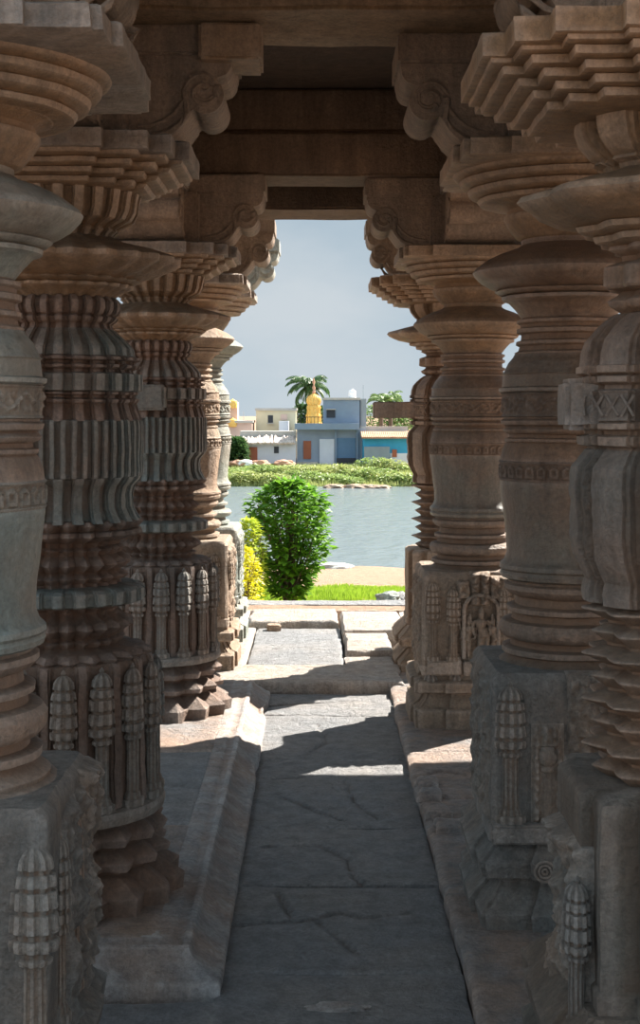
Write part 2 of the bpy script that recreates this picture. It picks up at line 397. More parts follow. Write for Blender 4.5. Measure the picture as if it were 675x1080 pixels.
def star_pillar(x, y, z0, label, seed=0.0, n=24):
    r = thing('fluted_column', label, 'column', (x, y, z0))
    ST = sec_star(n, .10, n * 6); SP = sec_steps(n, .095, 0, .55); DE = sec_star(n, .13, n * 6)
    def ring(name, rows, sec, mat, amp=.003, dz=.014, **kw):
        bm = bmesh.new(); loft(bm, sec, [(z - z0, q) for z, q in rows], dz, amp=amp, seed=seed, nsc=14, **kw)
        return from_bm(name, bm, M[dict(shaft='fshaft', rings='frings', dusty='frings', block='fshaft').get(mat, mat)], r, smooth=32)
    ring('star_base', [(z0 - .02, .382), (z0 + .05, .388), (z0 + .056, .38), (z0 + .095, .315), (z0 + .105, .295), (z0 + .115, .298), (z0 + .122, .338), (z0 + .142, .345), (z0 + .15, .335), (z0 + .175, .285), (z0 + .185, .282), (z0 + .192, .325), (z0 + .215, .335), (z0 + .225, .325), (z0 + .25, .29), (z0 + .262, .28)], sec_star(16, .12, 128), 'dusty', amp=.004)
    ring('drum_rim', [(z0 + .255, .29), (z0 + .262, .322), (z0 + .285, .328), (z0 + .30, .322), (z0 + .305, .30)], ROUND, 'relief')
    dr = ring('drum', [(z0 + .30, .295), (z0 + .32, .298), (.80, .288), (.83, .286), (.84, .28), (.848, .25)], sec_steps(16, .05, .5, .35), 'dusty', amp=.004)
    me = shrine_mesh(.835 - z0 - .30, .086, 8)
    for k in range(16):
        a = 2 * PI * (k + .5) / 16
        o = bpy.data.objects.new('miniature_shrine', me); COL.objects.link(o); o.parent = dr
        o.location = (cos(a) * .296, sin(a) * .296, .303); o.rotation_euler = (0, 0, a + PI / 2)
    ring('ring_neck', [(.84, .27), (.85, .285), (.865, .262), (.872, .21), (.88, .19), (.888, .198), (.895, .204), (.902, .185), (.91, .19), (.925, .215), (.937, .232), (.95, .222), (.965, .19), (.98, .178), (.99, .18), (1.0, .198), (1.006, .19)], DE, 'dusty', amp=.006)
    ring('slab_ring', [(1.0, .19), (1.008, .248), (1.014, .262), (1.05, .262), (1.058, .25), (1.064, .20)], sec_steps(n, .06, 0, .55), 'block')
    ring('upper_ring_neck', [(1.06, .19), (1.075, .186), (1.085, .205), (1.092, .213), (1.10, .19), (1.108, .183), (1.12, .205), (1.132, .222), (1.145, .21), (1.16, .185), (1.172, .19), (1.178, .20), (1.186, .182), (1.20, .19), (1.212, .23), (1.222, .255), (1.234, .25), (1.238, .235), (1.246, .245), (1.256, .257), (1.266, .25), (1.27, .235)], DE, 'dusty', amp=.006)
    ring('flared_collar', [(1.262, .25), (1.28, .238), (1.305, .226), (1.345, .224), (1.37, .230), (1.392, .25), (1.40, .253)], SP, 'shaft')
    ring('fluted_shaft', [(1.396, .245), (1.402, .255), (1.42, .257), (1.56, .256), (1.574, .254), (1.578, .248)], sec_steps(n * 2, .06, 0, .5), 'shaft')
    ring('fluted_shoulder', [(1.574, .252), (1.60, .243), (1.627, .234), (1.632, .24), (1.64, .242), (1.645, .225), (1.652, .225), (1.656, .238), (1.662, .238), (1.666, .228)], SP, 'rings')
    ring('flat_band', [(1.664, .235), (1.668, .254), (1.718, .254), (1.722, .235)], SP, 'shaft')
    ring('grooved_rings', [(1.72, .228), (1.732, .224), (1.738, .245), (1.746, .247), (1.75, .228), (1.758, .228), (1.762, .25), (1.77, .25), (1.776, .232)], SP, 'rings')
    ring('fluted_dome', [(1.774, .23), (1.80, .225), (1.825, .205), (1.845, .182), (1.855, .172), (1.86, .165)], SP, 'shaft')
    ring('roll_neck', [(1.856, .165), (1.868, .16), (1.876, .158), (1.884, .172), (1.895, .178), (1.902, .168), (1.908, .178), (1.925, .186), (1.945, .185), (1.957, .175), (1.962, .165)], SP, 'rings')
    ring('star_disc', [(1.958, .165), (1.97, .18), (1.985, .21), (1.99, .226), (1.998, .228), (2.002, .22), (2.012, .255), (2.018, .25), (2.035, .31), (2.055, .355), (2.066, .378), (2.082, .380), (2.09, .365), (2.11, .30), (2.135, .20), (2.15, .17)], sec_star(n, .07, n * 6), 'cap')
    ring('capital_basket', [(2.145, .16), (2.16, .168), (2.168, .18), (2.176, .175), (2.184, .19), (2.20, .225), (2.225, .238), (2.262, .245), (2.285, .25), (2.29, .238)], SP, 'cap')
    ring('stepped_capital', [(2.284, .24), (2.29, .275), (2.302, .285), (2.305, .28), (2.312, .315), (2.324, .322), (2.327, .317), (2.334, .355), (2.346, .362), (2.349, .357), (2.356, .395), (2.368, .400)], sec_poly(redent(.45, .9, .72), .05), 'cap')
    ring('abacus', [(2.364, .38), (2.368, .42), (2.418, .422), (2.424, .40)], sec_poly(redent(.45, .9, .75), .05), 'capgrey')
    return r

# ------------------------------------------------------------------ the pillars
ZL = 0.04     # right ledge height
# left row
l1, l1b = round_pillar(-.845, 3.25, 0.0, 'nearest pillar on the left, smooth round grey-green shaft cut by the frame edge', mats_default, 11, True, .435)
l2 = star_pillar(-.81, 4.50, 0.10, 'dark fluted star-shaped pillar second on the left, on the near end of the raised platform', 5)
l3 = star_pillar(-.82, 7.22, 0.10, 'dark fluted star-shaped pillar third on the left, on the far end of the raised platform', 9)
pm = dict(block='tan', rings='tan', shaft='tan', band='tan', disc='tan', cap='cap', abacus='capgrey')
pg = dict(block='pale', rings='pale', shaft='pale', band='pale', disc='pale', cap='tan', abacus='capgrey')
l4, l4b = round_pillar(-.82, 8.80, 0.06, 'sunlit tan round pillar just behind the far fluted pillar on the left', pm, 21, True)
l5, l5b = round_pillar(-.82, 9.83, 0.06, 'pale greenish round pillar farthest on the left, next to the yellow shrub', pg, 31, True)
# right row
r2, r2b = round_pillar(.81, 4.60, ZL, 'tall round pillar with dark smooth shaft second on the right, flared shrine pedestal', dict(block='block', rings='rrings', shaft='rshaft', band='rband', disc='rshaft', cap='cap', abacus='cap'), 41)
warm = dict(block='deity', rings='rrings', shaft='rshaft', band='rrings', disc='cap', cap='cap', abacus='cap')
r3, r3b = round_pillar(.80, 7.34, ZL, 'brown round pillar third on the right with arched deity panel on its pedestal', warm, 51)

# ---- pedestals: shrines and figures as sub-parts of the block
def add_shrine(parent, h, w, loc, rz, mat='relief', ribs=10):
    me = shrine_mesh(h, w, ribs); me.materials.clear(); me.materials.append(M[mat])
    o = bpy.data.objects.new('miniature_shrine', me); COL.objects.link(o); o.parent = parent; o.location = loc; o.rotation_euler = (0, 0, rz)
    return o
def niche_shrine(parent, h, w, loc, rz):
    "little carved aedicule: foliate frame round a short pillar and pot"
    def f(u, v, x, z):
        ed = 1 if (abs(u - .5) > .27 or v > .78) else 0
        n = noise.noise(Vector((x * 60, z * 60, 1.7)))
        top = max(0, 1 - ((u - .5) ** 2 * 4 + max(0, v - .55) ** 2 * 3.2))
        body = 0.0 if ed else 0.004
        return (.018 * ed * (.75 + .9 * n) + body) * (1 if top > .3 else .4)
    o = panel('carved_niche', w, h, f, M['relief'], parent, loc, rz, .005)
    bm = bmesh.new()
    loft(bm, sec_round(16), [(0, w * .22), (h * .04, w * .22), (h * .06, w * .13), (h * .5, w * .12), (h * .52, w * .2), (h * .55, w * .2), (h * .57, w * .14), (h * .62, w * .27), (h * .70, w * .30), (h * .76, w * .2), (h * .78, w * .1)], .01, amp=.001)
    for v in bm.verts: v.co.y = v.co.y * .6
    q = from_bm('niche_column', bm, M['relief'], parent, loc, 40); q.rotation_euler = (0, 0, rz)
    return o
def footing(parent, loc, w, h, d, rz=0, mat='block', seed=0):
    o = rough_box('footing_ledge', -w / 2, w / 2, -d, .02, 0, h, M[mat], parent, .04, .003, .006, seed, loc); o.rotation_euler = (0, 0, rz)
    return o

# R2 front face
B = .278
add_shrine(r2b, .43, .10, (-.225, -B, .315), 0)
niche_shrine(r2b, .30, .10, (-.112, -B - .004, .315), 0)
niche_shrine(r2b, .30, .105, (.19, -B - .004, .315), 0)
footing(r2b, (-.185, -B - .002, .26), .20, .055, .045, 0)
footing(r2b, (.02, -B - .002, .26), .20, .055, .045, 0, seed=4)
panel('broken_carving', .15, .47, broken(3.3, .05), M['relief'], r2b, (.02, -B + .006, .30), 0, .006)
panel('side_relief', .46, .44, carve(2.0, 4, .03), M['relief'], r2b, (-B + .004, 0, .30), -PI / 2, .007)
# R3 front: tower, two pilasters, arch, three figures, crown block
add_shrine(r3b, .40, .085, (-.230, -B, .33), 0, 'deity')
add_shrine(r3b, .37, .075, (-.125, -B - .01, .33), 0, 'deity')
add_shrine(r3b, .37, .075, (.125, -B - .01, .33), 0, 'deity')
add_shrine(r3b, .38, .075, (.215, -B, .33), 0, 'deity')
footing(r3b, (-.17, -B - .002, .26), .17, .07, .03, 0, 'deity'); footing(r3b, (.06, -B - .004, .26), .28, .07, .05, 0, 'deity', 2)
bm = bmesh.new(); pts = [(.01 + .085 * cos(a), -B - .02, .58 + .075 * sin(a)) for a in [PI * i / 16 for i in range(17)]]
tube(bm, [(.095, -B - .02, .34)] + pts + [(-.075, -B - .02, .34)], .010, 8); 
from_bm('niche_arch', bm, M['deity'], r3b, smooth=50)
figure('carved_deity', .265, r3b, (.01, -B - .018, .335), 0, .05, M['deity'])
figure('carved_attendant', .22, r3b, (-.052, -B - .012, .335), 0, -.05, M['deity'])
figure('carved_attendant', .22, r3b, (.070, -B - .012, .335), 0, .06, M['deity'])
panel('crowning_carving', .10, .17, carve(7, 2, .05), M['deity'], r3b, (.005, -B - .004, .60), 0, .006)
panel('foliage_carving', .15, .12, broken(9, .06), M['deity'], r3b, (.125, -B, .63), 0, .006)
panel('foliage_carving', .07, .10, broken(19, .05), M['deity'], r3b, (-.075, -B, .63), 0, .006)
panel('side_relief', .46, .44, carve(5.0, 5, .035), M['deity'], r3b, (-B + .004, 0, .28), -PI / 2, .007)
# ring ornament and small knobs on the plinth of R3 and R2
def roundels(root, zs, y, xs, rr, mat='relief'):
    for x in xs:
        bm = bmesh.new()
        for k, q in enumerate((1, .62, .25)):
            tube(bm, [(x + rr * q * cos(a), y, zs + rr * q * sin(a)) for a in [2 * PI * i / 20 for i in range(21)]], rr * .14, 6)
        from_bm('roundel', bm, M[mat], root, smooth=50)
roundels(r3, .14, -.325, (.10, ), .058, 'deity')
roundels(r2, .185, -.345, (-.13, .03), .030)
for k in range(4):
    bm = bmesh.new(); loft(bm, sec_steps(8, .2), [(.22, .034), (.25, .036), (.27, .026), (.285, .01)], .01)
    from_bm('cornice_knob', bm, M['relief'], r3, (-.24 + .13 * k, -.275, -.015), 40)
# L1: right-hand face with shrine and broken carvings, front face shrine
add_shrine(l1b, .50, .11, (.25, -B + .01, .21), .0)
panel('broken_carving', .30, .50, broken(1.3, .045), M['block'], l1b, (B - .004, .04, .22), PI / 2, .006)
panel('broken_carving', .14, .48, broken(8.3, .055), M['relief'], l1b, (B - .0, .20, .27), PI / 2, .006)
add_shrine(l1b, .42, .075, (B, -.12, .26), PI / 2)
add_shrine(l1b, .42, .07, (B, .06, .26), PI / 2, 'dusty')
# L4, L5, right faces
for b_, sd, mt in ((l4b, 4.4, 'tan'), (l5b, 6.1, 'pale')):
    panel('side_relief', .46, .44, carve(sd, 4, .035), M[mt], b_, (B - .004, 0, .28), PI / 2, .008)
    add_shrine(b_, .40, .08, (.20, -B, .30), 0, mt); add_shrine(b_, .40, .08, (.08, -B, .30), 0, mt)
    add_shrine(b_, .42, .09, (B, -.19, .28), PI / 2, mt); add_shrine(b_, .42, .09, (B, .02, .28), PI / 2, mt); add_shrine(b_, .42, .08, (B, .19, .28), PI / 2, mt)

def octagon_pillar(x, y, z0, label, seed, m, lug=None):
    "pillar with broad upright facets, diamond band and a saw-toothed stack of sharp rings"
    r = thing('faceted_column', label, 'column', (x, y, z0))
    FC = sec_steps(10, .13, .5, .70); TO = sec_star(10, .15, 100, 0)
    g = lambda k: M[m[k]]
    def ring(name, rows, sec, mat, amp=.003, dz=.012, **kw):
        bm = bmesh.new(); loft(bm, sec, [(z - z0, q) for z, q in rows], dz, amp=amp, seed=seed, nsc=12, **kw)
        return from_bm(name, bm, g(mat), r, smooth=32)
    plinth_parts(r, g('block'), .345, seed)
    bm = bmesh.new(); loft(bm, sec_poly(redent(.58, .90, .90), .08), [(.255, .27), (.30, .272), (.31, .262), (.70, .262), (.71, .258), (.72, .24)], .03, amp=.004, seed=seed)
    blk = from_bm('pedestal_block', bm, g('block'), r, smooth=35)
    rows = []; z = .70; k = 0
    rows.append((z, .18))
    while z < 1.15:
        tip = .232 if k % 2 == 0 else .208
        rows += [(z + .004, .172), (z + .030, tip), (z + .034, tip), (z + .050, .172)]; z += .052; k += 1
    ring('saw_tooth_neck', rows, TO, 'rings', dz=.01)
    ring('faceted_shaft', [(1.16, .19), (1.165, .225), (1.19, .228), (1.215, .222), (1.24, .235), (1.27, .25), (1.31, .257), (1.44, .258), (1.475, .254), (1.50, .232), (1.515, .22)], FC, 'shaft', rfun=lambda a, zz: .005 * noise.noise(Vector((cos(a) * 14, sin(a) * 14, zz * 30))) if 1.27 - z0 < zz < 1.47 - z0 else 0)
    ring('lower_rings', [(1.51, .215), (1.52, .215), (1.526, .238), (1.545, .24), (1.55, .222), (1.558, .222), (1.563, .24), (1.575, .24), (1.58, .225)], FC, 'rings')
    ring('diamond_band', [(1.577, .228), (1.582, .238), (1.588, .234), (1.642, .234), (1.648, .238), (1.652, .225)], FC, 'band')
    ring('upper_rings', [(1.65, .222), (1.662, .22), (1.668, .24), (1.68, .24), (1.685, .225), (1.69, .242), (1.705, .242), (1.708, .232)], FC, 'rings')
    ring('faceted_dome', [(1.705, .235), (1.735, .232), (1.765, .222), (1.79, .20), (1.81, .178), (1.823, .16), (1.828, .15)], FC, 'shaft')
    ring('toothed_neck', [(1.82, .15), (1.83, .14), (1.845, .165), (1.857, .172), (1.868, .15), (1.88, .14), (1.886, .175), (1.892, .182), (1.935, .182), (1.94, .172), (1.95, .14), (1.962, .14), (1.975, .17), (1.985, .165), (1.99, .16)], TO, 'rings')
    ring('star_disc', [(1.985, .165), (1.992, .20), (2.005, .205), (2.008, .20), (2.016, .24), (2.028, .246), (2.031, .24), (2.045, .31), (2.07, .365), (2.085, .382), (2.10, .372), (2.12, .30), (2.14, .22), (2.155, .18)], sec_star(10, .10, 100, 0), 'cap')
    ring('capital_cup', [(2.15, .17), (2.165, .18), (2.172, .2), (2.18, .195), (2.19, .21), (2.22, .235), (2.25, .245), (2.27, .245)], FC, 'cap')
    ring('stepped_capital', [(2.265, .28), (2.27, .335), (2.286, .338), (2.288, .332), (2.291, .37), (2.307, .373), (2.31, .367), (2.313, .405), (2.329, .408), (2.332, .403), (2.335, .44), (2.351, .443), (2.354, .437), (2.357, .468), (2.368, .47)], sec_poly(redent(.48, .9, .72), .05), 'cap')
    ring('abacus', [(2.364, .44), (2.368, .488), (2.418, .49), (2.424, .46)], sec_poly(redent(.48, .9, .75), .05), 'cap')
    # diamond lozenges carved on the band faces
    for kk in range(10):
        a = 2 * PI * kk / 10
        for dx in (-.045, 0, .045):
            bm = bmesh.new()
            for (p, q) in (((-.018, 1.592), (.018, 1.638)), ((.018, 1.592), (-.018, 1.638))):
                tube(bm, [(p[0] + dx, -.236, p[1] - z0), (q[0] + dx, -.236, q[1] - z0)], .0035, 4)
            o = from_bm('lozenge_carving', bm, g('band'), r); o.rotation_euler = (0, 0, a + PI / 2)
    return r, blk
r1, r1b = octagon_pillar(.845, 3.30, ZL, 'nearest pillar on the right with saw-toothed neck and plain grooved pedestal, cut by the frame edge', 61,
                         dict(block='rblock', rings='rrings', shaft='rband', band='rband', cap='cap'))
r4, r4b = octagon_pillar(.815, 8.86, ZL, 'slim brown pillar farthest on the right with a square lug jutting over the lake view', 71,
                         dict(block='tan', rings='rrings', shaft='rrings', band='rrings', cap='cap'))
# side carving of R1's pedestal
panel('broken_carving', .30, .40, broken(15.0, .045), M['relief'], r1b, (-.262, -.02, .20), -PI / 2, .007)
add_shrine(r1b, .34, .10, (-.275, -.17, .20), -PI / 2, 'block')
# lugs
rough_box('lug', -.47, -.15, -.08, .06, 1.565 - ZL, 1.665 - ZL, M['rings'], r4, .04, .004, .006, 3)
rough_box('lug', -.06, .08, -.37, -.15, 1.61 - .1, 1.735 - .1, M['fshaft'], l3, .04, .006, .012, 5)
rough_box('lug', -.28, -.19, -.05, .05, 1.56 - ZL, 1.68 - ZL, M['capgrey'], r1, .03, .008, .012, 6)

# ------------------------------------------------------------------ brackets
def bracket(x, y, label, seed, reach=.56, mat='bracket', mirror_front=True):
    r = thing('scroll_bracket', label, 'bracket', (x, y, 2.426))
    th = .165
    half = [(.24, .0), (.28, .002), (.32, .008), (.36, .022), (.39, .045), (.412, .075), (.43, .098), (.45, .088), (.475, .086), (.50, .096), (.518, .118), (.524, .145), (.516, .172), (.50, .192), (.53, .205), (.545, .225), (.548, .24)]
    k = reach / .56
    fine = []
    for i in range(len(half) - 1):
        p0 = Vector(half[max(i - 1, 0)]); p1 = Vector(half[i]); p2 = Vector(half[i + 1]); p3 = Vector(half[min(i + 2, len(half) - 1)])
        for j in range(3):
            t = j / 3; fine.append(tuple(.5 * ((2 * p1) + (p2 - p0) * t + (2 * p0 - 5 * p1 + 4 * p2 - p3) * t * t + (3 * p1 - p0 - 3 * p2 + p3) * t ** 3)))
    fine.append(half[-1]); ridge = half[1:6]; half = fine
    half = [(a * k if a > .24 else a, b) for a, b in half]
    def outline():
        return half + [(reach * .985, .25), (reach * .985, .262)] + [(-reach * .985, .262), (-reach * .985, .25)] + [(-a, b) for a, b in reversed(half)]
    for ax in (0, 1):
        bm = bmesh.new()
        prism(bm, outline(), -th + .002 * ax, th - .002 * ax)
        # raised scroll ridges on both cheeks
        for s in (-1, 1):
            for c in (-1, 1):
                for q, rad in ((0, .014), (.03, .010)):
                    pts = [(s * (a - q * .6), c * th, b + q + .012) for a, b in ridge]
                    cx, cz = .462 * k, .152
                    for i in range(24):
                        t = i / 23; an = PI * 1.12 - t * 2.9 * PI; rr = .060 * (1 - .72 * t) - q * .3
                        pts.append((s * (cx + rr * cos(an)), c * th, cz + rr * sin(an)))
                    tube(bm, pts, rad * .75, 6)
        o = from_bm('scroll_arm', bm, M[mat], r)
        o.rotation_euler = (0, 0, ax * PI / 2)
        bm = bmesh.new(); box(bm, -reach, reach, -th - .02, th + .02, .262, .354)
        bmesh.ops.bevel(bm, geom=bm.edges[:], offset=.008, segments=2, affect='EDGES')
        o = from_bm('top_slab', bm, M['capgrey' if ax else mat], r, (0, 0, .0005 * ax)); o.rotation_euler = (0, 0, ax * PI / 2)
    bm = bmesh.new(); box(bm, -.235, .235, -.235, .235, .0, .262)
    bmesh.ops.bevel(bm, geom=bm.edges[:], offset=.012, segments=2, affect='EDGES')
    from_bm('core_block', bm, M[mat], r)
    return r
for (x, y, lb) in ((-.845, 3.25, 'scrolled stone bracket above the nearest left pillar, mostly above the frame'),
                   (-.81, 4.50, 'large scrolled bracket at upper left, above the second left pillar'),
                   (-.82, 7.22, 'scrolled bracket at left end of the inner cross beam, above the far fluted pillar'),
                   (.845, 3.30, 'scrolled stone bracket above the nearest right pillar, behind its stepped capital'),
                   (.81, 4.60, 'dark scrolled bracket at upper right, above the second right pillar'),
                   (.80, 7.34, 'scrolled bracket at right end of the inner cross beam, beside the sky opening')):
    bracket(x, y, lb, 1, .44 if y < 4 else .56)
bracket(-.82, 8.80, 'small scrolled bracket against the sky above the tan left pillar', 2)
bracket(-.82, 9.83, 'pale green scrolled bracket, farthest on the left against the sky', 2, mat='pale')
bracket(.815, 8.86, 'dark scrolled bracket against the sky above the farthest right pillar', 2, reach=.52)

# stub block hanging beside the upper left bracket
tag(rough_box('stone_stub', -.36, -.17, 4.28, 4.50, 2.665, 2.775, M['cap'], None, .04, .004, .008, 8), 'short square stone stub jutting right from the upper left bracket', 'stone block')

# ------------------------------------------------------------------ beams and ceiling (setting)
def beam(name, x0, x1, y0, y1, z0, z1, mat, label, seed=0, step=.12):
    o = rough_box(name, x0, x1, y0, y1, z0, z1, M[mat], None, step, .006, .012, seed); return tag(o, label, 'beam')
beam('cross_beam', -1.9, 4.9, 4.17, 4.60, 2.782, 2.99, 'beampale', 'pale ochre cross beam at the very top of the photo, above the second pair of pillars', 1)
beam('cross_beam', -1.9, 4.9, 4.19, 4.58, 2.995, 3.22, 'beam', 'upper course of the nearest cross beam, above the ochre one', 2)
beam('cross_beam', -1.9, 4.9, 7.09, 7.46, 2.782, 3.0, 'beam', 'lower dark brown cross beam spanning between the inner brackets', 3)
beam('cross_beam', -1.9, 4.9, 7.11, 7.46, 3.005, 3.22, 'beam', 'upper dark brown cross beam stacked on the one between the inner brackets', 4)
beam('cross_beam', -1.9, 4.9, 7.95, 8.40, 2.735, 3.2, 'beam', 'outermost lintel framing the top of the sky opening', 5)
beam('cross_beam', -1.9, 4.9, 2.95, 3.5, 2.78, 3.22, 'beam', 'cross beam over the nearest pair of pillars, above the frame', 6)
for sx, side in ((-1, 'left'), (1, 'right')):
    cx = sx * .83
    beam('row_beam', cx - .19, cx + .19, 3.52, 4.16, 2.785, 3.21, 'beam', 'short beam along the %s pillar row between the first and second brackets' % side, 7 + sx)
    beam('row_beam', cx - .19, cx + .19, 4.62, 7.07, 2.785, 3.21, 'beam', 'long beam along the %s pillar row between the second and third brackets' % side, 9 + sx)
    beam('row_beam', cx - .19, cx + .19, 7.48, 7.93, 2.785, 3.19, 'beam', 'short outer beam along the %s pillar row behind the inner bracket' % side, 12 + sx)
o = rough_box('ceiling', -1.9, 5.0, 2.7, 8.45, 3.225, 3.45, M['ceiling'], None, .4, .01, .02, 2)
struct(o, 'dark flat stone ceiling slabs above the beams', 'ceiling')
o = rough_box('ceiling', .45, 5.0, -2.0, 2.69, 3.225, 3.45, M['ceiling'], None, .4, .01, .02, 2)  # unseen slab, added to shade the near right pillar
struct(o, 'unseen overhead slab added right of the viewer to shade the near right pillar', 'ceiling')
for k, (yy, dz) in enumerate(((4.95, .0), (5.25, .03), (5.5, .06))):
    pass

# ------------------------------------------------------------------ floor
def slab(x0, x1, y0, y1, z, th, mat, label, seed=0, cracks=(), amp=.006, res=.018, wob=.006, name='paving_slab', cat='slab', edge=.007, corner=None, tilt=(0, 0)):
    "hand-cut flagstone: wavy outline, worn rim, cleft surface and cracks; corner = four xy points if not a rectangle"
    nx = max(4, int((x1 - x0) / res)); ny = max(4, int((y1 - y0) / res)); bm = bmesh.new(); g = []
    c4 = corner or ((x0, y0), (x1, y0), (x1, y1), (x0, y1))
    w = x1 - x0; d = y1 - y0
    def warp(t): return .5 - .5 * cos(PI * t) if False else t
    for j in range(ny + 1):
        row = []
        for i in range(nx + 1):
            u = i / nx; v = j / ny
            # squeeze samples towards the rims
            u = u + .10 * sin(2 * PI * u) * -1 / (2 * PI) * 3; v = v + .10 * sin(2 * PI * v) * -1 / (2 * PI) * 3
            X = (c4[0][0] * (1 - u) + c4[1][0] * u) * (1 - v) + (c4[3][0] * (1 - u) + c4[2][0] * u) * v
            Y = (c4[0][1] * (1 - u) + c4[1][1] * u) * (1 - v) + (c4[3][1] * (1 - u) + c4[2][1] * u) * v
            eu = min(u, 1 - u) * w; ev = min(v, 1 - v) * d; e = min(eu, ev)
            k = math.exp(-e / .05)
            q = noise.noise_vector(Vector((X * 5 + seed, Y * 5, 0))); q2 = noise.noise_vector(Vector((X * 17 + seed, Y * 17, 5)))
            X2 = X + (q.x * wob + q2.x * wob * .5) * k; Y2 = Y + (q.y * wob + q2.y * wob * .5) * k
            h = noise.noise(Vector((X * 2.2 + seed, Y * 3, 1))) * amp + noise.noise(Vector((X * 9 + seed, Y * 12, 2))) * amp * .45
            s = noise.noise(Vector((X * 1.6 + seed, Y * 4.2, 7))) * 5 + noise.noise(Vector((X * 8, Y * 16 + seed, 3))) * .9
            fr = s - math.floor(s); h += amp * .35 * (math.floor(s) + min(1, fr * 8)) * .5
            h -= edge * math.exp(-e / .007)
            for cr in cracks:
                best = 9
                for a, b in zip(cr, cr[1:]):
                    ax, ay = a; bx, by = b; L2 = (bx - ax) ** 2 + (by - ay) ** 2
                    t = max(0, min(1, ((X - ax) * (bx - ax) + (Y - ay) * (by - ay)) / L2))
                    dd = math.hypot(X - ax - t * (bx - ax), Y - ay - t * (by - ay)) + .012 * noise.noise(Vector((X * 14, Y * 14, seed)))
                    best = min(best, abs(dd))
                h -= .014 * math.exp(-(best / .008) ** 2)
            h += tilt[0] * (u - .5) + tilt[1] * (v - .5)
            row.append(bm.verts.new((X2, Y2, z + h)))
        g.append(row)
    for j in range(ny):
        for i in range(nx): bm.faces.new((g[j][i], g[j][i + 1], g[j + 1][i + 1], g[j + 1][i]))
    rim = [g[0][i] for i in range(nx + 1)] + [g[j][nx] for j in range(1, ny + 1)] + [g[ny][i] for i in range(nx - 1, -1, -1)] + [g[j][0] for j in range(ny - 1, 0, -1)]
    mid = [bm.verts.new((v.co.x + .006 * noise.noise(v.co * 20), v.co.y - .004, v.co.z - th * .45)) for v in rim]
    bt = [bm.verts.new((v.co.x, v.co.y, z - th)) for v in rim]
    n = len(rim)
    for A, Bq in ((rim, mid), (mid, bt)):
        for i in range(n): k = (i + 1) % n; bm.faces.new((A[i], Bq[i], Bq[k], A[k]))
    bm.faces.new(bt)
    return tag(from_bm(name, bm, M[mat], None, smooth=45), label, cat)

bm = bmesh.new(); box(bm, -3.0, 3.0, -1.5, 11.3, -.5, -.045)
struct(from_bm('floor', bm, M['ledge']), 'earth-filled temple floor base beneath the flagstones', 'floor')
XA, XB = -.28, .411
slab(XA, XB, 1.6, 3.62, 0, .045, 'floor', 'dark flagstone under the viewer at the bottom edge of the photo', 1)
slab(XA, XB, 3.63, 4.06, 0, .045, 'floor', 'nearest dark grey flagstone of the aisle, with a small pale chip on it', 2)
slab(XA, XB, 4.065, 4.80, .002, .045, 'floor', 'broad dark flagstone of the aisle crossed by a branching crack', 3, cracks=[[(-.26, 4.42), (-.05, 4.47), (.08, 4.55), (.14, 4.5), (.3, 4.56)], [(-.13, 4.72), (-.08, 4.5)], [(.0, 4.46), (.12, 4.2)]], res=.011)
slab(XA, XB, 4.815, 5.47, .004, .045, 'floor', 'rippled dark flagstone just beyond the straight dark joint', 4, cracks=[[(-.2, 5.22), (.0, 5.24), (.11, 5.08), (.12, 4.9), (.15, 4.82)]], res=.011)
slab(XA, XB, 5.48, 6.55, .0, .045, 'floor', 'cracked dark flagstone with deep diagonal fissures, edge of the shade', 5, cracks=[[(-.15, 5.92), (.0, 5.7), (.1, 5.58)], [(.12, 6.2), (.16, 5.8), (.25, 5.6)], [(-.2, 6.2), (-.05, 6.25)]], res=.012, amp=.009)
slab(XA, XB, 6.555, 7.50, .0, .045, 'floor', 'half-sunlit flagstone between the kerb and the right ledge', 6, cracks=[[(.0, 7.3), (.05, 6.9), (-.05, 6.65)]], res=.014)
slab(XA, XB, 7.505, 7.80, .006, .045, 'floor', 'narrow sunlit flagstone before the shadowed strip at the step', 7, res=.014, corner=((XA, 7.505), (XB, 7.505), (XB, 7.93), (XA, 7.72)))
slab(-.5, XB, 7.81, 8.1, .0, .045, 'floor', 'thin blue-grey flagstone lying against the foot of the step', 8, res=.014, corner=((-.5, 7.74), (XB, 7.95), (XB, 8.09), (-.5, 8.09)))
CHIP = True
# threshold and outer paving
slab(-1.6, .5, 8.11, 8.70, .062, .1, 'floor2', 'long pale step slab crossing the aisle in full sun', 10, res=.02, edge=.018, wob=.03)
slab(-.43, .16, 8.71, 10.18, .055, .1, 'floor', 'smooth grey inset slab in the sun beyond the step', 11, cracks=[[(-.3, 9.3), (-.1, 9.35), (.1, 9.2)]], res=.02)
slab(-1.6, -.44, 8.71, 10.18, .065, .1, 'floor2', 'tan sunlit slab at the foot of the far left pillars', 12, res=.03)
slab(.17, .47, 8.72, 8.98, .06, .1, 'floor2', 'narrow tan strip of paving before the two rounded blocks', 13, res=.02)
slab(.18, .48, 8.99, 9.70, .10, .14, 'floor2', 'nearer of two rounded pale blocks right of the inset slab', 14, res=.018, edge=.03, wob=.015)
slab(.17, .60, 9.73, 10.66, .115, .15, 'floor2', 'farther pale block right of the inset slab, touching the earth', 15, res=.02, edge=.03, wob=.015)
slab(-.50, .15, 10.20, 10.85, .105, .14, 'floor2', 'pale raised slab lying across the far end of the aisle', 16, res=.018, edge=.02, wob=.02)
slab(-1.6, -.51, 10.20, 10.85, .09, .14, 'floor2', 'pale slab at far left end of the paving beside the yellow shrub', 17, res=.03)
slab(.62, 3.0, 9.0, 10.9, .08, .12, 'floor2', 'broad pale paving behind the farthest right pillar', 18, res=.05)
